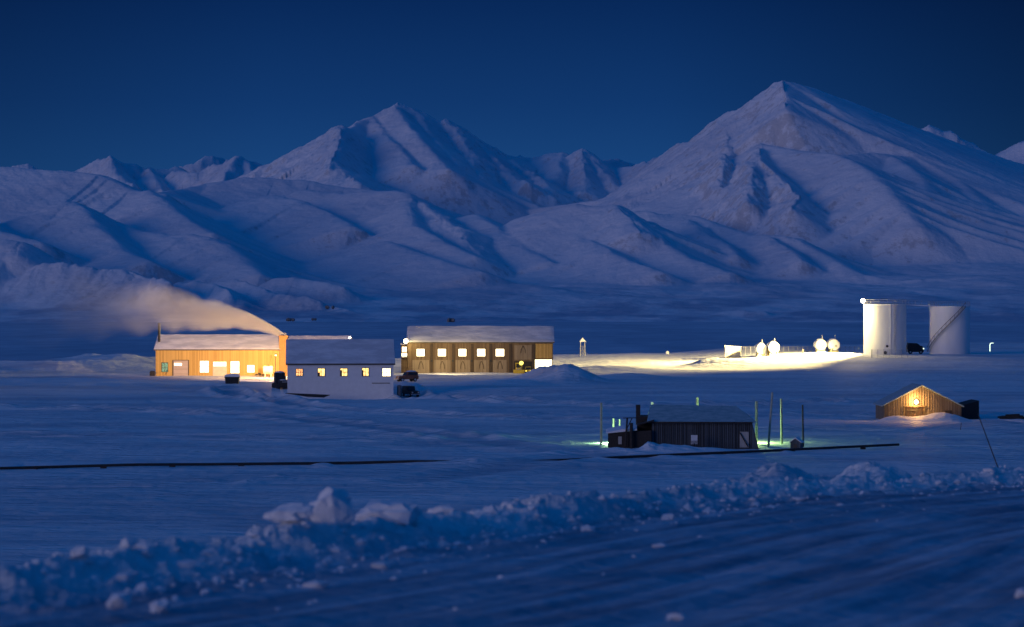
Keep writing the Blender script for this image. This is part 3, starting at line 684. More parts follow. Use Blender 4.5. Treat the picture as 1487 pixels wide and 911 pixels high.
# --- tracked loader parked between workshop and white house
def loader(p, label, snowcap=True, body='dark', rz=0, s=1.0, name='tracked_loader'):
    t = thing(name, p, label, 'tractor', rz=rz); t.scale = (s,s,s)
    for q in (-.85, .85):
        m = MB(); m.poly([(q-.22,-1.5,.25),(q-.22,-1.2,0),(q-.22,1.2,0),(q-.22,1.5,.25),(q-.22,1.45,.7),(q-.22,1.1,.85),(q-.22,-1.1,.85),(q-.22,-1.45,.7)], (.44,0,0)); tr = m.build('track', M['rubber'], t)
    m = MB(); m.poly([(-.6,-1.7,.5),(.6,-1.7,.5),(.6,-1.7,1.25),(-.6,-1.7,1.25)], (0,1.9,.12)); b = m.build('engine_hood', M[body], t)
    m = MB(); m.box(-.5,.5,-1.74,-1.703,.65,1.15); m.build('grille', M['rail'], b)
    m = MB(); m.poly([(-.75,.15,.6),(-.75,1.35,.6),(-.75,1.3,2.35),(-.75,.35,2.35)], (1.5,0,0)); cb = m.build('cab', M[body], t)
    m = MB(); m.poly([(-.6,.2,1.4),(.6,.2,1.4),(.55,.31,2.2),(-.55,.31,2.2)], (0,-.03,0)); m.build('windscreen', M['glassdark'], cb)
    m = MB(); m.box(-.85,.85,.25,1.45,2.36,2.44); r = m.build('cab_roof', M[body], cb)
    if snowcap:
        m = MB(); m.ball((0,.85,2.44), .8, (1,.75,.32)); m.ball((0,-.8,1.3), .55, (1,1.4,.25)); m.build('snow_cap', M['block'], t, True)
    m = MB(); m.box(-1.25,1.25,-2.35,-2.15,.15,.95); m.build('blade', M[body], t)
    for q in (-.95,.95):
        m = MB(); m.box(q-.05,q+.05,-2.15,-1.2,.4,.52); m.build('blade_arm', M[body], t)
    m = MB(); m.tube([(.35,-1.0,1.25),(.35,-1.0,1.95)], .06, 8); m.build('exhaust', M['rubber'], t)
    for q in (-.42,.42):
        m = MB(); m.ball((q,-1.74,1.32), .11, (1,.6,1), 2); m.build('headlight', M['chrome'], t, True)
    return t
loader(onground(408.5, 424), 'dark snow-capped tracked loader standing against the left end of the white house', s=1.12, rz=math.radians(25))

# small lit tank beside the workshop door
p = P(389.5, 546, 492); t = thing('fuel_tank', p, 'pale horizontal fuel tank glaring yellow beside the chimney of the ochre workshop', 'tank')
m = MB(); m.tube([(-.95,0,1.2),(-.85,0,1.2),(.85,0,1.2),(.95,0,1.2)], .85, 20, cap=True); m.build('shell', M['strawwall'], t, True)
for q in (-.6,.6):
    m = MB(); m.box(q-.08,q+.08,-.5,.5,-.3,.55); m.build('leg', M['strawwall'], t)
m = MB(); m.tube([(0,0,2.0),(0,0,2.3)], .09, 8); m.build('filler_cap', M['dark'], t)
# pole with cross cable and the yard lamp
p = P(400, 545, 487); pg = Vector((p.x, p.y, PLAIN-.3)); t = thing('yard_lamp', pg, 'yard lamp post by the chimney that floods the ochre workshop orange', 'lamp post')
hz = P(400, 516, 487).z-pg.z
m = MB(); m.tube([(0,0,0),(0,0,hz+.3)], .08, 8, .06); m.build('post', M['darkpole'], t)
m = MB(); m.ball((0,.35,hz), .16, (1,1,1), 2); m.build('bulb', M['bulb'], t, True)
m = MB(); m.lathe([(.30,.02),(.22,.16),(.05,.26)], 12, (0,.35,hz+.05)); m.build('shade', M['dark'], t, True)
YL = Vector((p.x-.4, p.y+.9, P(400,516,487).z-.1))

# firewood pile / shrub-like stack beside the workshop
m = MB()
for k in range(14):
    a = random.uniform(-.9,.9); m.tube([(a, random.uniform(-.3,.3), .1+random.uniform(0,.5)*(1-abs(a))), (a+random.uniform(-.2,.2), 1.4, .1+random.uniform(0,.5)*(1-abs(a)))], .13, 6)
o = m.build('timber_pile', M['brownpost'], loc=P(376, 546, 494)); tag(o, 'small dark pile of logs under the rightmost square window of the ochre workshop', 'log pile')
m = MB(); m.box(-.5,.5,-.5,.5,0,.75); m.poly([(-.5,-.52,.752),(.5,-.52,.752),(.35,-.4,1.0),(-.4,-.4,1.0)],(0,1,0))
o = m.build('storage_crate', M['black'], loc=P(221.5, 546, 498)); tag(o, 'small dark crate at the far left corner of the ochre workshop', 'crate')
m = MB(); m.tube([(0,0,0),(.1,0,1.0)], .05, 6); m.tube([(.1,0,1.0),(.6,0,.9)], .05, 6); m.tube([(-.4,0,0),(.1,0,.55)], .04, 6)
o = m.build('hand_pump', M['darkpole'], loc=P(241, 545.5, 495)); tag(o, 'thin dark hand pump standing under the small greenish window', 'pump')

# --- cars beside the white house
def car(p, label, paint, rz, lights=None, snow=True, s=1.0, cat='car', name='parked_car'):
    t = thing(name, p, label, cat, rz=rz); t.scale = (s,s,s)
    m = MB(); m.poly([(-.82,-2.0,.42),(-.82,2.0,.42),(-.82,2.0,1.05),(-.82,.2,1.12),(-.82,-1.9,1.0)], (1.64,0,0)); bmesh.ops.bevel(m.bm, geom=m.bm.edges[:], offset=.07, segments=2, affect='EDGES')
    b = m.build('body', M[paint], t, True)
    m = MB(); m.poly([(-.74,-.55,1.06),(-.74,1.95,1.06),(-.68,1.85,1.8),(-.68,-.15,1.8)], (1.44,0,0)); bmesh.ops.bevel(m.bm, geom=m.bm.edges[:], offset=.06, segments=2, affect='EDGES'); cb = m.build('cab', M[paint], t, True)
    m = MB(); m.poly([(-.62,-.52,1.14),(.62,-.52,1.14),(.58,-.22,1.7),(-.58,-.22,1.7)], (0,-.05,.0)); m.build('windscreen', M['glassdark'], cb)
    for q in (-1,1):
        m = MB(); m.poly([(q*.752,-.2,1.2),(q*.752,1.7,1.2),(q*.752,1.65,1.66),(q*.752,.0,1.66)], (q*.015,0,0)); m.build('side_window', M['glassdark'], cb)
        for yy in (-1.3,1.25):
            m = MB(); m.tube([(q*.62,yy,.36),(q*.88,yy,.36)], .36, 16); wh = m.build('wheel', M['rubber'], t, True)
            m = MB(); m.tube([(q*.885,yy,.36),(q*.90,yy,.36)], .2, 12); m.build('hub', M['chrome'], wh)
        m = MB(); m.ball((q*.55,-1.99,.78), .15, (1,.5,1), 2); m.build('headlight', M['chrome'] if not lights else M[lights], t, True)
    m = MB(); m.box(-.85,.85,-2.12,-2.03,.38,.55); m.build('bumper', M['rail'], t)
    if snow:
        m = MB(); m.ball((0,.85,1.8), .75, (1,1.35,.28)); m.build('snow_cap', M['block'], t, True)
    return t
car(onground(596, 410), 'dark jeep with pale round headlights parked beside the right corner of the white house', 'dark', math.radians(28), s=1.0, snow=False)
car(onground(591, 462), 'red-brown snow-capped car behind the jeep, below the lamp of the garage', 'rustcar', math.radians(-62), s=1.05)
m = MB(); m.lathe([(.42,0),(.42,.05),(.40,1.7),(.43,1.8),(.36,1.95),(.1,2.02)], 16); dr = m.build('fuel_drum', M['greycar'], smooth=True, loc=onground(580, 407)); tag(dr, 'upright grey steel drum between the white house corner and the jeep', 'drum')

# --- yellow machines in the open garage bay
loader(P(753.5, 543, 514), 'yellow wheel loader with round lamp standing in the open bay of the brown garage', False, 'yellowpaint', s=.95, name='yellow_loader')
t = car(P(767, 543, 514), 'small yellow truck with lit headlights right of the loader in the garage bay', 'yellowpaint', 0, 'bulb_yellow', False, .82, 'truck', 'small_truck')
m = MB(); m.ball((0,0,0), .45, (1,.8,1), 2); o = m.build('work_light', M['bulb_yellow'], smooth=True, loc=P(757, 527.5, 512.2)); tag(o, 'round yellow work light hanging over the loader in the garage bay', 'lamp')
m = MB(); m.box(-.3,.3,-.9,.9,0,.35).box(-.2,.2,-.2,.9,.35,.6); m.tube([(0,-.5,.35),(0,-.75,.85)], .04, 6)

# --- bell-tower like lookout frame by the shore
p = P(846, 515.5, 690); p.z = gz(p.x, p.y)-.1; t = thing('beacon_tower', p, 'small open four-legged beacon with a pointed white roof on the lit shore edge', 'tower')
H_ = P(846, 496.5, 690).z-p.z
for sx in (-1,1):
    for sy in (-1,1):
        m = MB(); m.tube([(sx*.72,sy*.72,0),(sx*.60,sy*.60,H_)], .09, 6); m.build('leg', M['palewood'], t)
m = MB()
for z0, z1 in ((.3,1.7),(1.7,3.0)):
    for a, b in (((-.7,-.7),(.7,-.7)),((.7,-.7),(.7,.7)),((.7,.7),(-.7,.7)),((-.7,.7),(-.7,-.7))):
        m.tube([(a[0],a[1],z0),(b[0],b[1],z1)], .045, 5); m.tube([(a[0],a[1],z1),(b[0],b[1],z1)], .045, 5)
m.build('bracing', M['palewood'], t)
m = MB(); v = [(-1.0,-1.0,H_),(1.0,-1.0,H_),(1.0,1.0,H_),(-1.0,1.0,H_)]; bm = m.bm; vv = [bm.verts.new(c) for c in v]; tp = bm.verts.new((0,0,H_+1.15)); bm.faces.new(vv[::-1])
for i in range(4): bm.faces.new((vv[i], vv[(i+1)%4], tp))
m.build('roof', M['tank'], t)
# shore marker
p = P(969, 519, 700); p.z = gz(p.x, p.y); m = MB(); m.lathe([(.5,0),(.5,.55),(.38,.85),(.1,.95)], 12); o = m.build('shore_marker', M['tank'], smooth=True, loc=p); tag(o, 'tiny white marker drum alone on the bright shore edge', 'marker')

# --- cream box hut
D0 = 640
p = P(1064, 519, D0); p.z = gz(p.x, p.y)
t = thing('box_hut', p, 'cream flat-roofed box hut at the left end of the fence, floodlit', 'hut', rz=math.radians(-8))
hh = P(1064,503,D0).z-p.z
m = MB(); m.poly([(-2.0,0,-.3),(2.0,0,-.3),(2.0,0,hh-.25),(-2.0,0,hh+.05)], (0,3,0)); m.build('wall', M['strawwall'], t)
m = MB(); m.poly([(-2.15,-.15,hh+.06),(2.15,-.15,hh-.26),(2.15,-.15,hh-.1),(-2.15,-.15,hh+.22)], (0,3.3,0)); m.build('roof', M['roofsnow'], t)
m = MB(); m.box(.7,1.35,-.05,.0,0,1.6); d = m.build('door', M['palewood'], t); m = MB(); m.ball((.8,-.1,.8), .05); m.build('handle', M['dark'], d)
# --- four horizontal tanks seen end on
def htank(px, D, r, label, dz=0):
    p = P(px, 520, D); p.z = gz(p.x, p.y)-.1
    t = thing('storage_tank', p, label, 'tank', 'rounded white tanks by the fence')
    zc = r+.7+dz
    m = MB(); m.tube([(0,-.02,zc),(0,.2,zc),(0,6,zc),(0,6.2,zc)], r, 28); 
    for v in m.bm.verts:
        if abs(v.co.y+.02) < .01 or abs(v.co.y-6.2) < .01: v.co.x *= .9; v.co.z = zc+(v.co.z-zc)*.9
    m.build('shell', M['tank'], t, True)
    m = MB(); m.ball((0,3,zc+r*.86), 1.0, (r*.62,3.0,.42), 2); m.build('snow_cap', M['block'], t, True)
    for y in (.8,5.2):
        m = MB(); m.box(-r*.7,r*.7,y-.15,y+.15,-.4,zc-r*.55); m.build('cradle', M['strawwall'], t)
    m = MB(); m.tube([(.25,.8,zc+r*.9),(.25,.8,zc+r+1.2)], .045, 6); m.build('vent_pipe', M['rail'], t)
    m = MB(); m.lathe([(.35,0),(.35,.08)], 14, (0,0,0))
    for v in m.bm.verts: v.co = Vector((v.co.x+.3, -.03-v.co.z, zc-.3+v.co.y))
    m.build('manhole', M['rail'], t)
    return t
htank(1106, 628, 1.36, 'leftmost floodlit rounded tank, right of the cream box hut')
htank(1124, 626, 1.46, 'second floodlit rounded tank from the left, dark doorway beside it')
htank(1193, 630, 1.40, 'third floodlit rounded tank, left of the pair near the big tanks')
htank(1212, 628, 1.48, 'rightmost floodlit rounded tank, nearest the big storage tanks')
for px in (1116.8,):
    p = P(px, 519, 627.5); p.z = gz(p.x,p.y); m = MB(); m.box(-.42,.42,-.3,2,-.1,2.1); m.poly([(-.5,-.35,2.11),(.5,-.35,2.11),(0,-.35,2.4)], (0,2.4,0)); o = m.build('pump_cabinet', M['brownpost'], loc=p); tag(o, 'narrow brown pump cabinet between the two left rounded tanks', 'cabinet')
for px, lab in ((1127.5,'dark valve post in front of the second rounded tank'), (1166,'dark valve post midway along the low bright berm'), (1209,'dark valve post at the foot of the rightmost rounded tank')):
    p = P(px, 519, 622); p.z = gz(p.x,p.y); m = MB(); m.box(-.14,.14,-.14,.14,-.1,1.0).box(-.22,.22,-.22,.22,1.0,1.25); m.tube([(-.25,-.25,.8),(.25,-.25,.8)], .06, 6); o = m.build('valve_post', M['dark'], loc=p); tag(o, lab, 'post')
# --- mesh fence behind
fa = P(1076, 517, 650); fb = P(1248, 517, 650)
t = thing('wire_fence', (fa.x, fa.y, gz(fa.x, fa.y)), 'low wire fence with many slim posts behind the floodlit rounded tanks', 'fence')
n = 26
for i in range(n):
    x = (fb.x-fa.x)*i/(n-1); m = MB(); m.tube([(x,0,-.3),(x,0,2.55)], .05, 5); m.build('fence_post', M['rail'], t)
m = MB()
for z in np.arange(.3, 2.55, .22): m.tube([(0,-.04,z),((fb.x-fa.x),-.04,z)], .014, 4)
for x in np.arange(0, fb.x-fa.x, .35): m.tube([(x,-.06,.1),(x,-.06,2.5)], .010, 4)
m.build('wire_mesh', M['rail'], t)

# --- two big tanks
def bigtank(pxa, pxb, top, D, label):
    r = (pxb-pxa)/2*D/F; c = P((pxa+pxb)/2, 516, D+r); c.z = gz(c.x, c.y-r)-.2
    zt = P(0, top, D+r*.4).z-c.z
    t = thing('oil_tank', c, label, 'oil tank', 'two big white storage tanks')
    prof = [(r+.12,-.4),(r+.12,.15),(r,.17)]
    nb = 6
    prof += [(r,zt-.12),(r+.12,zt-.1),(r+.12,zt),(r-.1,zt+.02),(.3,zt+.5)]
    m = MB(); m.lathe(prof, 72); m.build('shell', M['tank'], t, True)
    m = MB(); nn = 28
    for k in range(nn):
        a = 2*math.pi*k/nn; x, y = (r-.05)*math.cos(a), (r-.05)*math.sin(a); m.tube([(x,y,zt),(x,y,zt+1.15)], .035, 4)
    for zz in (.6,1.15):
        m.tube([((r-.05)*math.cos(2*math.pi*k/56), (r-.05)*math.sin(2*math.pi*k/56), zt+zz) for k in range(57)], .03, 4)
    m.build('railing', M['rail'], t)
    return t, r, c, zt
t1, r1, c1, z1 = bigtank(1254, 1316, 442, 595, 'left big white storage tank, its left flank lit yellow by the lamp on its rim')
t2, r2, c2, z2 = bigtank(1350, 1408, 445, 598, 'right big white storage tank with a diagonal stairway, paler and unlit')
# ladder and pipe on the first
m = MB(); a0 = math.radians(-72)
for da in (-.045,.045):
    x, y = (r1+.25)*math.cos(a0+da), (r1+.25)*math.sin(a0+da); m.tube([(x,y,1.6),(x,y,z1+1.1)], .04, 5)
for k in range(36):
    z = 1.8+k*.32
    if z < z1: m.tube([((r1+.25)*math.cos(a0-.045), (r1+.25)*math.sin(a0-.045), z), ((r1+.25)*math.cos(a0+.045), (r1+.25)*math.sin(a0+.045), z)], .025, 4)
m.build('ladder', M['rail'], t1)
m = MB(); a0 = math.radians(-84); x, y = (r1+.12)*math.cos(a0), (r1+.12)*math.sin(a0); m.tube([(x,y,.3),(x,y,z1)], .09, 8); m.build('pipe', M['tank'], t1)
for a, z, s_ in ((math.radians(-93), 2.3, .3), (math.radians(-98), .7, .42)):
    m = MB(); m.tube([((r1-.05)*math.cos(a), (r1-.05)*math.sin(a), z), ((r1+.2)*math.cos(a), (r1+.2)*math.sin(a), z)], s_, 14); m.build('manhole', M['dark'], t1)
# spiral stair on the second
m = MB(); hand = []; tr = []; n = 44
for k in range(n+1):
    q = k/n; a = math.radians(-58-112*q); z = z2*(1-q*.93); tr.append((a, z))
for a, z in tr:
    m.box(-.4,.4,-.13,.13,-.03,.03)
    vs = m.bm.verts[:][-8:]; c_ = Vector(((r2+.5)*math.cos(a), (r2+.5)*math.sin(a), z)); ro = Matrix.Rotation(a, 3, 'Z')
    for v in vs: v.co = c_+ro@v.co
for rr, dz in ((r2+.92, -.1), (r2+.92, .95)):
    m.tube([((rr)*math.cos(a), rr*math.sin(a), z+dz) for a, z in tr], .06, 5)
for a, z in tr[::4]: m.tube([((r2+.92)*math.cos(a), (r2+.92)*math.sin(a), z-.1), ((r2+.92)*math.cos(a), (r2+.92)*math.sin(a), z+.95)], .03, 4)
m.build('stairway', M['trim'], t2)
# gangway between
ga = P(1315.5, 442.5, 600); gb = P(1352, 444.5, 602); 
t = thing('gangway', (ga+gb)/2, 'snow-dusted footbridge joining the tops of the two big tanks', 'footbridge')
dv = gb-ga; l = dv.length/2+.6; sl = dv.z/dv.length
m = MB(); m.poly([(-l,-.5,-l*sl-.15),(l,-.5,l*sl-.15),(l,-.5,l*sl+.05),(-l,-.5,-l*sl+.05)], (0,1,0)); m.build('deck', M['roofsnow'], t)
m = MB()
for y in (-.48,.48):
    m.tube([(-l,y,-l*sl+1.1),(l,y,l*sl+1.1)], .03, 4)
    for q in np.linspace(-l, l, 6): m.tube([(q,y,q*sl),(q,y,q*sl+1.1)], .03, 4)
m.build('handrail', M['rail'], t)
wall_lamp(1253, 437, 600, 'glaring white floodlamp on the upper left rim of the left big tank', 'bulb_white', .55, (1.0,.5,0), hood=False)
# low fence around tank 1
fa = P(1266, 517, 586); fb = P(1318, 517, 586); zz = gz(fa.x, fa.y)
t = thing('pipe_fence', (fa.x, fa.y, zz), 'low grey fence panel standing at the foot of the left big tank', 'fence')
m = MB()
for i in range(7): x = (fb.x-fa.x)*i/6; m.tube([(x,0,-.3),(x,0,2.1)], .05 if i else .12, 5)
m.build('fence_post', M['rail'], t)
m = MB()
for z in np.arange(.2,2.1,.2): m.tube([(0,0,z),(fb.x-fa.x,0,z)], .016, 4)
m.build('wire_mesh', M['rail'], t)
# dark truck between tanks
p = P(1329, 517, 604); p.z = gz(p.x, p.y)
t = thing('tank_truck', p, 'dark boxy truck parked between the two big tanks, one small light', 'truck')
m = MB(); m.poly([(-1.9,0,.5),(1.2,0,.5),(1.2,0,2.2),(.5,0,2.7),(-1.7,0,2.75),(-1.95,0,1.6)], (0,2.2,0)); m.build('body', M['dark'], t)
m = MB(); m.poly([(1.25,0.05,.5),(2.15,.05,.5),(2.15,.05,1.3),(1.8,.05,2.0),(1.25,.05,2.1)], (0,2.1,0)); cb = m.build('cab', M['dark'], t)
m = MB(); m.poly([(1.3,.02,1.3),(1.95,.02,1.3),(1.72,.02,1.9),(1.3,.02,1.95)], (0,.02,0)); m.build('side_window', M['glassdark'], cb)
for x in (-1.2,1.4):
    m = MB(); m.tube([(x,-.08,.5),(x,.3,.5)], .5, 16); wh = m.build('wheel', M['rubber'], t, True); m = MB(); m.tube([(x,-.1,.5),(x,-.082,.5)], .22, 10); m.build('hub', M['chrome'], wh)
m = MB(); m.ball((2.1,.0,1.35), .17, (1,1,1.1), 2); m.build('headlight', M['bulb_green'], t, True)
# hooked street lamp
p = P(1437.5, 517, 640); p.z = gz(p.x,p.y); hh = 2.1
t = thing('street_lamp', p, 'small hooked greenish-white street lamp right of the big tanks', 'street lamp')
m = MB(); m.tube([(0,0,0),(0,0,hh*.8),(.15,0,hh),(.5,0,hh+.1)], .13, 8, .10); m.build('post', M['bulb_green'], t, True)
m = MB(); m.box(.35,.95,-.18,.18,hh,hh+.16); m.build('lamp_head', M['bulb_green'], t)

# --- dark plank hut in front
D0 = 235
h = House('plank_hut', 'dark weathered plank hut with frosted low roof and a lean-to porch', 'hut', 947, 1091, 652, D0, math.radians(-3))
W8 = h; e = h.z(611.5); rdg = h.z(592)
L2 = h.L/2; dep = 6.0
m = MB(); m.poly([(-L2,0,-.5),(-L2,0,e-.1),(-L2,dep,e-.1),(-L2,dep,-.5)], (h.L,0,0)); w = m.build('wall', M['darkplank'], h.o)
m = MB()
for k in range(48):
    x = -L2+h.L*k/47+random.uniform(-.03,.03); m.box(x-.025, x+.025, -.035-random.uniform(0,.02), -.002, 0, e-.05-random.uniform(0,.12))
m.build('batten', M['black'], w)
m = MB(); a = [(-L2-.5,-.45,e-.16),(-L2-.5,dep+.4,e-.16),(-L2-.5,dep+.4,e-.04),(-L2-.1,dep/2,rdg+.17),(-L2-.5,-.45,e-.04)]
bm = m.bm; A = [bm.verts.new(q) for q in a]; B = [bm.verts.new((-q[0]-(1.5 if abs(q[1]-dep/2) < .1 else 0), q[1], q[2]-(.12 if abs(q[1]-dep/2) < .1 else .03))) for q in a]
bm.faces.new(A[::-1]); bm.faces.new(B)
for i in range(5): bm.faces.new((A[i], A[(i+1)%5], B[(i+1)%5], B[i]))
m.build('roof', M['frostroof'], h.o)
m = MB(); m.box(h.x(942), h.x(1092), -.52, -.46, e-.22, e-.06); m.build('eave_board', M['black'], h.o)
m = MB(); m.box(h.x(923.5), h.x(930), 2.6, 3.2, h.z(640), h.z(590)); m.build('chimney', M['black'], h.o)
m = MB(); m.box(h.x(926), h.x(950), 1.2, 5.0, -.4, h.z(606)); m.build('end_wall', M['black'], h.o)
m = MB(); m.box(h.x(1074), h.x(1087), -.09, -.04, .15, h.z(627)); d = m.build('door', M['palewood'], h.o); d['label'] = 'pale grey door leaf near the right corner'
m = MB(); m.tube([(h.x(1074), -.15, h.z(628)), (h.x(1086), -.3, .2)], .06, 6); m.build('leaning_plank', M['black'], d)
m = MB(); m.poly([(L2,-.1,e-.2),(L2,-.1,-.4),(L2+.75,-.1,-.4)], (0,.2,0)).poly([(L2,dep-.2,e-.2),(L2,dep-.2,-.4),(L2+.75,dep-.2,-.4)], (0,.2,0)).poly([(L2+.02,.1,e-.2),(L2+.77,.1,-.4),(L2+.80,.1,-.35),(L2+.06,.1,e-.15)], (0,dep-.3,0)); m.build('buttress', M['darkplank'], h.o)
# porch
m = MB(); m.poly([(h.x(883),-.6,-.4),(h.x(946),-.6,-.4),(h.x(946),-.6,h.z(625)),(h.x(883),-.6,h.z(630))], (0,2.6,0)); pc = m.build('porch', M['black'], h.o)
m = MB(); m.poly([(h.x(880),-.8,h.z(629.5)),(h.x(925),-.8,h.z(625)),(h.x(925),-.8,h.z(622.5)),(h.x(905),-.8,h.z(623)),(h.x(881),-.8,h.z(628))], (0,3,.25)); m.build('porch_snow', M['block'], pc)
m = MB(); m.poly([(h.x(925),-.9,h.z(618)),(h.x(950),-.9,h.z(611)),(h.x(950),-.9,h.z(609.5)),(h.x(925),-.9,h.z(616.5))], (0,2.6,0)); m.build('porch_roof', M['black'], pc)
m = MB(); m.tube([(h.x(908),-1.0,h.z(655)),(h.x(911),-.9,h.z(607))], .09, 6).tube([(h.x(917),-1.0,h.z(652)),(h.x(917),-.95,h.z(614))], .16, 6).tube([(h.x(908),-1,h.z(628)),(h.x(918),-.95,h.z(607))], .05, 6).tube([(h.x(905),-.9,h.z(607)),(h.x(935),-.9,h.z(606.5))], .05, 6); m.build('porch_post', M['black'], pc)
m = MB(); m.box(h.x(898), h.x(903), -.66, -.61, h.z(645), h.z(634)); m.build('porch_window', M['palewood'], pc)
m = MB(); m.poly([(h.x(934),-1.6,h.z(655)),(h.x(952),-1.3,h.z(654)),(h.x(949),-.7,h.z(644)),(h.x(940),-.8,h.z(647))], (0,.06,.0)); o = m.build('leaning_panel', M['palewood'], h.o)
# notice board on its post
p = P(1008, 655, 233.2); p.z = gz(p.x,p.y)-.2; t = thing('notice_board', p, 'small white notice board on a dark post in front of the plank hut', 'sign')
zb = P(0,645,233.2).z-p.z; zt_ = P(0,632,233.2).z-p.z
m = MB(); m.tube([(0,0,0),(0,0,zb+.1)], .11, 8); m.build('post', M['black'], t)
m = MB(); m.box(-.31,.31,-.09,-.04,zb,zt_); bdo = m.build('board', M['board'], t)
m = MB()
for k in range(5): m.box(-.27+k*.12, -.21+k*.12, -.10, -.092, zb+.03, zb+.33)
m.build('dark_strip', M['trim'], bdo)
# poles
poles = [(873,585,650,240,873,.09,'pole','tall green-lit pole left of the plank hut porch'), (891,608,640,246,891,.08,'pole','shorter green-lit pole just right of the leftmost tall pole'),
 (900,609,640,246,899.5,.07,'pole','short green-lit pole directly behind the porch of the plank hut'), (947,584,640,247,947,.11,'board','pole top showing above the left end of the hut roof'),
 (1012.5,577,640,247,1012.5,.11,'pole','pole top showing above the middle of the hut roof'), (1098.5,583,646,243,1098.5,.11,'pole','green-lit pole nearest the right end of the plank hut'),
 (1121.5,570,647,238,1115.5,.085,'pole','tallest pole right of the hut, leaning to the right'), (1134.5,579,646,243,1135.5,.09,'pole','straight green-lit pole right of the leaning one'),
 (1165.5,588,646,238,1166.5,.07,'darkpole','dark slim pole behind the small kennel')]
for (pt, yt, yb, D, pb_, r, mt, lab) in poles:
    a = P(pb_, yb, D); a.z = gz(a.x, a.y)-.3; b_ = P(pt, yt, D); m = MB(); m.tube([(0,0,0), b_-a], r*1.35, 8, r*1.15); o = m.build('pole', M[mt], loc=a); tag(o, lab, 'pole', 'poles around the plank hut')
# stretched wires between the poles
# kennel
p = P(1155, 647, 236); p.z = gz(p.x,p.y)-.1; t = thing('dog_kennel', p, 'small dark kennel with snowy gabled roof right of the plank hut', 'kennel', rz=math.radians(-20))
m = MB(); m.poly([(-.5,0,0),(.5,0,0),(.5,0,.65),(0,0,1.0),(-.5,0,.65)], (0,1.1,0)); m.build('wall', M['darkplank'], t)
m = MB(); m.poly([(-.62,-.1,.60),(0,-.1,1.04),(.62,-.1,.60),(.62,-.1,.68),(0,-.1,1.14),(-.62,-.1,.68)], (0,1.3,0)); m.build('roof', M['block'], t)
m = MB(); m.box(-.16,.16,-.02,-.003,.0,.5); m.build('opening', M['dark'], t)
# lamp on the back of the hut
p = P(1085, 626, 243.5); t = wall_lamp(1088, 622, 243.2, 'greenish lamp on the rear of the plank hut, lighting the poles', 'bulb_green', .12, (0,-.9,0))
HL = P(1088, 622, 243.8)

# --- right cabin
D0 = 297
h = House('gabled_cabin', 'grey-brown plank cabin with a lamp over its dark open doorway', 'cabin', 1284, 1396, 608, D0)
L2 = h.L/2; xp = h.x(1339); zp = h.z(561); el = h.z(589); er = h.z(590)
m = MB(); m.poly([(-L2,0,-.6),(L2,0,-.6),(L2,0,er),(xp,0,zp),(-L2,0,el)], (0,7,0)); w = m.build('wall', M['cabinplank'], h.o)
def slab(x0,z0,x1,z1,y0,y1,th):
    return [(x0,y0,z0),(x1,y0,z1),(x1,y0,z1+th),(x0,y0,z0+th)], (0,y1-y0,0)
kl = (zp-el)/(xp+L2); kr = (zp-er)/(L2-xp)
m = MB(); m.poly([(-L2-.3,-.3,el-.3*kl+.03),(xp,-.3,zp+.03),(L2+.3,-.3,er-.3*kr+.03),(L2+.3,-.3,er-.3*kr+.16),(xp,-.3,zp+.16),(-L2-.3,-.3,el-.3*kl+.16)], (0,7.6,0)); m.build('roof', M['felt'], h.o)
m = MB(); m.box(h.x(1314), h.x(1341), -.04, .01, -.3, h.z(591.5)); d = m.build('doorway', M['win_dim'], h.o); d['label'] = 'dark doorway glowing dull red inside'
m = MB(); m.box(h.x(1312.5), h.x(1345), -.18, -.0, h.z(591.3), h.z(589.8)).box(h.x(1311.8), h.x(1313.8), -.14, 0, -.3, h.z(591.4)).box(h.x(1341.2), h.x(1343), -.14, 0, -.3, h.z(591.4)); m.build('door_frame', M['brownpost'], d)
m = MB()
for k in range(4): m.box(h.x(1316+k*7), h.x(1316.8+k*7), -.09, -.043, -.3, h.z(592))
m.box(h.x(1314), h.x(1330), -.12, -.045, h.z(597), h.z(595.5)); m.build('door_rail', M['black'], d)
h.window(1373, 1382, 597, 604, 'glassdark', 'brownpost', (1,0), t=.08)
m = MB()
for k in range(30):
    x = -L2+h.L*(k+.5)/30; zt_ = (el+kl*(x+L2)) if x < xp else (er+kr*(L2-x))
    if h.x(1313) < x < h.x(1344): z0 = h.z(589)
    else: z0 = 0
    m.box(x-.03, x+.03, -.04, -.002, z0, zt_-.08)
m.build('batten', M['brownpost'], w)
m = MB(); m.poly([(L2+.02,1.0,-.6),(h.x(1429),3.2,-.6),(h.x(1429),3.2,h.z(583.5)),(L2+.02,1.0,h.z(590))], (0,5,0)); m.build('side_shed', M['black'], h.o)
t = wall_lamp(1330.5, 584, 296.7, 'glaring warm bulb above the doorway of the gabled cabin', 'bulb', .26, (0,.35,.1), hood=False)
CL = P(1330.5, 584, 295.4)
m = MB(); m.poly([(-.5,0,0),(.75,0,0),(.5,0,.16),(.1,0,.25),(0,0,.6),(-.15,0,.62),(-.1,0,.3)], (0,.5,0)); o = m.build('snow_sledge', M['rustcar'], loc=P(1330, 609, 294.6)+Vector((0,0,.0))); tag(o, 'small reddish sledge leaning in the doorway of the gabled cabin', 'sledge')
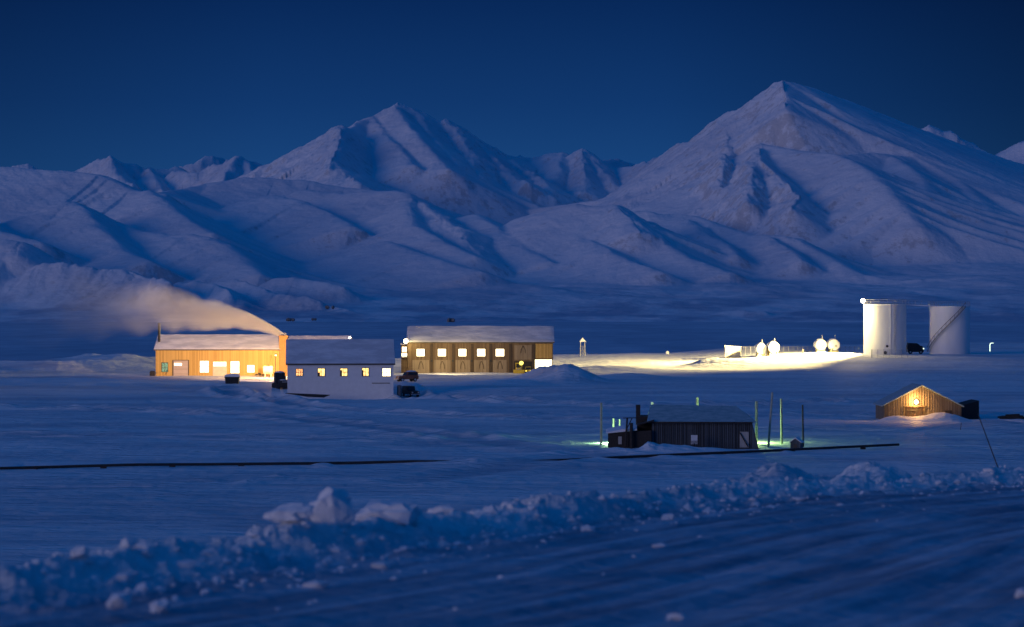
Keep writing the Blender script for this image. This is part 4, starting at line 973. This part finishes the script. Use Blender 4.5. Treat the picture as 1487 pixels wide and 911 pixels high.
# leaning dark poles at right
for (xt, yt, xb, yb, D, r, lab) in [(1396,614,1393,641,262,.05,'short dark stake in the snow before the gabled cabin'), (1420,601,1448,676,150,.045,'long thin dark pole leaning left, right of the gabled cabin')]:
    a = P(xb, yb, D); b_ = P(xt, yt, D); g = gz(a.x,a.y)-.3; dirv = (a-b_).normalized(); 
    if a.z > g: a = a+dirv*((a.z-g)/max(.2,-dirv.z))
    m = MB(); m.tube([(0,0,0), b_-a], r, 6, r*.7); o = m.build('leaning_stake', M['darkpole'], loc=a); tag(o, lab, 'stake')
p = P(1467, 610, 300); p.z = gz(p.x,p.y)-.1
m = MB()
for k in range(16): x = random.uniform(-1.4,1.1); y = random.uniform(-.5,.5); z = .15+random.uniform(0,.5)*(1-abs(x)/1.8); m.tube([(x-.8,y,z),(x+.9,y+random.uniform(-.2,.2),z+random.uniform(-.1,.1))], .12, 6)
o = m.build('timber_pile', M['black'], loc=p); tag(o, 'low dark stack of timber on the snow at the right edge', 'log pile')

# --- dark pipelines on the snow
def pipeline(pts, r, label):
    W = []
    for (px, py, lift) in pts:
        D = (CAMZ-PLAIN-.2)*F/(py-HY); X = (px-CX)/F*D; W.append(Vector((X, D, gz(X,D)+lift)))
    fine = []
    for a, b in zip(W, W[1:]):
        for k in range(12): fine.append(a.lerp(b, k/12))
    fine.append(W[-1])
    rr = r; t = thing('pipeline', fine[0], label, 'pipeline')
    o0 = fine[0]
    m = MB(); m.tube([q-o0 for q in fine], r, 10); m.build('pipe', M['pipe'], t, True)
    for q in fine[6::12]:
        m = MB(); m.box(-.25,.25,-.12,.12,-.5,.0); m.build('pipe_support', M['black'], t, loc=q-o0)
pipeline([(-60,683.5,.22),(0,682.5,.22),(100,680,.22),(200,678.5,.2),(300,676.5,.2),(400,675,.18),(500,673,.14),(600,672,.06),(660,671.5,-.15)], .125, 'dark pipeline running across the snow at the left side')
pipeline([(760,667,-.2),(820,665.5,.02),(900,663,.12),(1000,659.5,.16),(1100,656,.2),(1200,652,.2),(1305,647,.2)], .125, 'dark pipeline passing in front of the plank hut')

# --- rocks on the far shore
def rock(px, py, D, w, hgt, lab, seed):
    rs = random.Random(seed); m = MB()
    for k in range(5): m.ball((rs.uniform(-.7,.7)*w, rs.uniform(-.3,.3)*w, hgt*.2), hgt*rs.uniform(.5,.9), (w/hgt*.5*rs.uniform(.5,1), 1, 1), 2)
    for v in m.bm.verts: v.co += Vector((rs.uniform(-1,1), rs.uniform(-1,1), rs.uniform(-1,1)))*hgt*.10
    p = P(px, py, D); o = m.build('shore_rock', M['rock'], loc=(p.x, p.y, p.z-hgt*.2)); tag(o, lab, 'rock', 'dark rocks on the far shore')
rock(656, 465.5, 5480, 12, 7, 'dark rock on the far shore above the roof of the brown garage', 1)
rock(420, 464.5, 5500, 16, 5, 'dark rock on the far shore just right of the smoke', 2)
rock(456, 464, 5500, 9, 4, 'small dark rock between the smoke and the far bay', 3)
rock(480, 446.5, 6080, 14, 6, 'dark crag at the end of the low foothill', 4)
rock(176, 400, 6470, 26, 14, 'broad dark crag on the low left foothill', 5)

# ------------------------------------------------------------------ snow blocks in the plough bank
def block(px, py, D, w, hgt, label, seed, elong=1.0, name='snow_block'):
    rs = random.Random(seed); bm = bmesh.new()
    for k in range(26):
        v = Vector((rs.gauss(0,1), rs.gauss(0,1), rs.gauss(0,1))).normalized()
        v = v*rs.uniform(.75,1.2); v = Vector((max(-.8,min(.8,v.x)), max(-.8,min(.8,v.y)), max(-.8,min(.8,v.z))))
        bm.verts.new((v.x*w*.62*elong, v.y*w*.5, v.z*hgt*.62+ (v.x*hgt*.12)))
    bmesh.ops.convex_hull(bm, input=bm.verts[:]); bmesh.ops.delete(bm, geom=[v for v in bm.verts if not v.link_faces], context='VERTS')
    bmesh.ops.triangulate(bm, faces=bm.faces[:]); bmesh.ops.subdivide_edges(bm, edges=bm.edges[:], cuts=2, use_grid_fill=True)
    sd = rs.uniform(0, 50)
    for v in bm.verts:
        n = float(fbm(np.array([v.co.x/w*4+sd+v.co.z*3]), np.array([v.co.y/w*4+v.co.z/w*4]), 3, 9)[0]); v.co += v.co.normalized()*n*w*.16
    m = MB(); m.bm.free(); m.bm = bm; p = P(px, py, D); p.z = max(p.z, gz(p.x, p.y)+hgt*.28) if w > .3 else gz(p.x, p.y)+hgt*.25
    o = m.build(name, M['block'], smooth=False, loc=p); 
    if label: tag(o, label, 'snow block', 'blocks of snow on the ploughed bank')
    return o
blocks = [(480, 751, 47.0, .78, .78, 1.0, 'large pale pointed block of snow standing on the bank'),
 (562, 746, 49.5, .95, .50, 1.45, 'wide low pale block of snow right of the pointed one'),
 (418, 770, 45.5, .62, .30, 1.6, 'flat long lump of snow left of the pointed block'),
 (115, 792, 38.5, .26, .16, 1.1, 'small pale lump on the bank crest near the left edge'),
 (186, 788, 39.8, .24, .20, 1.0, 'small rounded lump second from the left on the bank crest'),
 (265, 780, 41.6, .18, .16, 1.0, 'small lump on the crest midway between the left edge and the pointed block'),
 (302, 788, 41.0, .28, .18, 1.2, 'tilted lump just below the crest, left of the flat long lump'),
 (358, 785, 42.5, .26, .18, 1.2, 'rounded lump below the left end of the flat long lump'),
 (232, 860, 34.6, .30, .22, 1.0, 'pale lump low on the dark face of the bank'),
 (173, 873, 33.6, .36, .22, 1.0, 'ragged pale lump at the bottom left of the bank face'),
 (472, 808, 43.0, .14, .12, 1.0, 'pebble-sized lump below the pointed block'),
 (970, 744, 58.0, .26, .20, 1.1, 'lump at the road edge below the right part of the bank'),
 (982, 873, 34.5, .22, .14, 1.2, 'pale lump lying on the open road near the bottom'),
 (870, 726, 60.0, .3, .22, 1.3, 'lump half buried near the crest at the middle of the bank'),
 (640, 742, 52.5, .4, .24, 1.5, 'low lump right of the wide block'),
 (1483, 850, 37, .22, .16, 1.0, 'small lump at the right edge of the road')]
for i, (px, py, D, w, hg, el_, lab) in enumerate(blocks): block(px, py, D, w, hg, lab, 40+i, el_)
# the crumbs nobody could count
rs = random.Random(11); bm = bmesh.new()
for k in range(1700):
    u = rs.random(); i = rs.choice([3,4,5,6,7,8,9]); a = bank[i]; b = bank[i+1] if i < 9 else bank[9]
    t = rs.random(); x = a[0]+(b[0]-a[0])*t; y = a[1]+(b[1]-a[1])*t
    dx, dy = b[0]-a[0], b[1]-a[1]; l = math.hypot(dx, dy) or 1
    s = rs.gauss(-.5, 1.1) if rs.random() < .96 else rs.uniform(-7, 0)
    x += -dy/l*s; y += dx/l*s
    r = rs.uniform(.02, .07)*(1+1.2*(rs.random() < .12))
    z = gz(x, y) if False else None
    g = bmesh.ops.create_icosphere(bm, subdivisions=1, radius=r)
    ax, ay, az = rs.uniform(.7,1.6), rs.uniform(.7,1.4), rs.uniform(.5,1.1)
    for v in g['verts']: q = .6+.75*rs.random(); v.co = Vector((v.co.x*ax*q+x, v.co.y*ay*q+y, v.co.z*az*q))
co = np.array([v.co[:] for v in bm.verts]); 
cen = co.reshape(-1, 12, 3).mean(1); zc = near_h(cen[:,0], cen[:,1])
for i, v in enumerate(bm.verts): v.co.z += zc[i//12]
m = MB(); m.bm.free(); m.bm = bm; cr = m.build('snow_crumbs', M['block']); tag(cr, 'loose crumbs of snow scattered over the ploughed bank and road edge', 'snow crumbs', kind='stuff')

# ------------------------------------------------------------------ chimney smoke
org = P(411.5, 487.5, 500.8)
def zc_(x): return 5.6*(1-math.exp(-x/11))+.018*x
def rc_(x): return .6+.185*x
LEN = 62.0
m = MB(); pts = []; rr = []
for k in range(26):
    x = -.6+ (LEN+.6)*k/25; xx = max(x, 0); pts.append((-x, .0, zc_(xx) if x > 0 else x*.3)); rr.append(rc_(xx)*1.05)
rings = []; n = 20
for p_, r in zip(pts, rr):
    rings.append([m.bm.verts.new(Vector(p_)+Vector((0, r*math.cos(2*math.pi*q/n), r*math.sin(2*math.pi*q/n)))) for q in range(n)])
for a, b in zip(rings, rings[1:]):
    for q in range(n): m.bm.faces.new((a[q], a[(q+1)%n], b[(q+1)%n], b[q]))
m.bm.faces.new(rings[0][::-1]); m.bm.faces.new(rings[-1])
mt = bpy.data.materials.new('chimney_smoke'); mt.use_nodes = True; nt = mt.node_tree; nt.nodes.remove(nt.nodes['Principled BSDF'])
out = nt.nodes['Material Output']; pv = N(nt, 'ShaderNodeVolumePrincipled'); L(nt, pv.outputs[0], out.inputs['Volume'])
pv.inputs['Color'].default_value = (.95,.93,.92,1); pv.inputs['Anisotropy'].default_value = 0.0
tc = N(nt, 'ShaderNodeTexCoord'); sp = N(nt, 'ShaderNodeSeparateXYZ'); L(nt, tc.outputs['Object'], sp.inputs[0])
def Mth(op, a, b=None, c=None):
    n_ = N(nt, 'ShaderNodeMath', operation=op)
    for i, q in enumerate((a, b, c)):
        if q is None: continue
        if isinstance(q, (int, float)): n_.inputs[i].default_value = q
        else: L(nt, q, n_.inputs[i])
    return n_.outputs[0]
wv = N(nt, 'ShaderNodeTexNoise'); wv.inputs['Scale'].default_value = .16; wv.inputs['Detail'].default_value = 3; L(nt, tc.outputs['Object'], wv.inputs['Vector'])
xx = Mth('MAXIMUM', Mth('MULTIPLY', sp.outputs[0], -1.0), 0.0)
zc = Mth('ADD', Mth('MULTIPLY', Mth('SUBTRACT', 1.0, Mth('EXPONENT', Mth('MULTIPLY', xx, -1/11))), 5.6), Mth('MULTIPLY', xx, .018))
rc = Mth('MULTIPLY_ADD', xx, .185, .6)
wob = Mth('MULTIPLY', Mth('SUBTRACT', wv.outputs['Fac'], .5), 1.3)
dz = Mth('ADD', Mth('DIVIDE', Mth('SUBTRACT', sp.outputs[2], zc), rc), wob); dy = Mth('DIVIDE', sp.outputs[1], rc)
d2 = Mth('ADD', Mth('MULTIPLY', dz, dz), Mth('MULTIPLY', dy, dy))
fall = Mth('POWER', Mth('MAXIMUM', Mth('SUBTRACT', 1.0, d2), 0.0), 1.3)
nz = noise_tex(nt, tc.outputs['Object'], .35, 4, .55, (.35,1,1))
nz = Mth('MAXIMUM', Mth('SUBTRACT', Mth('MULTIPLY', nz, 3.4), .75), .12)
fade = Mth('EXPONENT', Mth('MULTIPLY', xx, -1/11.5)); endf = Mth('SUBTRACT', 1.0, Mth('POWER', Mth('DIVIDE', xx, LEN), 3.0))
dens = Mth('MULTIPLY', Mth('MULTIPLY', fall, nz), Mth('MULTIPLY', Mth('MULTIPLY', fade, Mth('MAXIMUM', endf, 0.0)), Mth('DIVIDE', 7.5, rc)))
L(nt, dens, pv.inputs['Density'])
sm = m.build('chimney_smoke', mt, loc=org); tag(sm, 'orange-lit plume of smoke drifting left from the workshop chimney', 'smoke', kind='stuff')

# ------------------------------------------------------------------ LIGHTS
OR = (1.0, .55, .17)
point('yard_light', YL, 7500, OR, .2)
spot('added_plume_spot', P(429,503,442), P(345,468,503), 150000, (1,.62,.40), 46, .5, .3)  # added unseen spot without a fixture, brightens smoke plume and workshop roof
point('garage_light', P(589.5,495.5,517.6)+Vector((-.1,-.7,-.2)), 900, (1,.74,.30), .4)
spot('added_plain_fill', P(640,500,505), P(690,540,515), 6000, (1,.72,.32), 140, .8, .4)  # added spot without a fixture, broad glow over garage front and snow
fl = P(1253,437,600)
spot('tank_flood', fl+Vector((-.9,-.2,-.2)), P(1015,528,606), 950000, (1,.74,.27), 146, .6, .4)
point('tank_flank_light', fl+Vector((-3.0,-2.0,-3)), 5500, (1,.74,.30), .5)
point('hut_light', HL+Vector((.2,.9,-.2)), 1500, (.62,1.0,.30), .15)
point('hut_porch_light', P(880,641,243.5), 1000, (.55,1.0,.45), .15)
point('cabin_light', P(1330.5,584,296.5), 2200, (1,.50,.13), .2)
point('rear_light', P(506.5,487,512), 130, (1,.8,.75), .2)

sun_el = 9; sun_dir = Vector((-1.0, -.92, math.tan(math.radians(sun_el))*1.02)).normalized()
sl_ = bpy.data.lights.new('dusk_glow', 'SUN'); sl_.energy = .44; sl_.color = (1.0,.81,.93); sl_.angle = math.radians(24)
so = bpy.data.objects.new('dusk_glow', sl_); col.objects.link(so); so.rotation_euler = sun_dir.to_track_quat('Z', 'Y').to_euler()

w = bpy.data.worlds.new('World'); sc.world = w; w.use_nodes = True; nt = w.node_tree; bg = nt.nodes['Background']
sky = N(nt, 'ShaderNodeTexSky', sky_type='NISHITA'); sky.sun_disc = False; sky.sun_elevation = math.radians(-3.5)
sky.sun_rotation = math.radians(-100); sky.ozone_density = 6.0; sky.air_density = 1.0; sky.dust_density = .2
tc = N(nt, 'ShaderNodeTexCoord'); sp = N(nt, 'ShaderNodeSeparateXYZ'); L(nt, tc.outputs['Generated'], sp.inputs[0])
grad = ramp(nt, sp.outputs[2], [(0.0,(.011,.066,.215)),(.045,(.009,.057,.190)),(.085,(.0044,.034,.134)),(.128,(.0018,.0185,.086)),(.3,(.0006,.045,.190)),(1,(.0006,.062,.250))])
hx = N(nt, 'ShaderNodeMath', operation='MULTIPLY_ADD', i_1=.5, i_2=.5); L(nt, sp.outputs[0], hx.inputs[0]); sx = ramp(nt, hx.outputs[0], [(0.0,1.0),(.395,.75),(.45,1.0),(.53,1.0),(.605,.52),(1,.9)])
mg = N(nt, 'ShaderNodeMixRGB', blend_type='MULTIPLY', i_0=1.0); L(nt, grad, mg.inputs[1]); L(nt, sx, mg.inputs[2]); grad = mg.outputs[0]
mx = N(nt, 'ShaderNodeMixRGB', blend_type='ADD', i_0=.06); L(nt, grad, mx.inputs[1]); L(nt, sky.outputs[0], mx.inputs[2])
L(nt, mx.outputs[0], bg.inputs[0]); bg.inputs[1].default_value = 1.0

# ------------------------------------------------------------------ camera
cd = bpy.data.cameras.new('camera'); cam = bpy.data.objects.new('camera', cd); col.objects.link(cam)
cam.location = (0, 0, CAMZ); cam.rotation_euler = (math.radians(90), 0, 0)
cd.sensor_width = 36; cd.lens = F*36/1487; cd.shift_y = -(455.5-HY)/1487; cd.clip_start = .5; cd.clip_end = 60000
cd.dof.use_dof = True; cd.dof.focus_distance = 420; cd.dof.aperture_fstop = 1.05
sc.camera = cam
sc.view_settings.view_transform = 'Standard'; sc.view_settings.look = 'None'; sc.view_settings.exposure = .2; sc.view_settings.gamma = 1
sc.cycles.volume_bounces = 1; sc.cycles.volume_step_rate = 1.0; sc.cycles.max_bounces = 6
sc.cycles.use_denoising = True
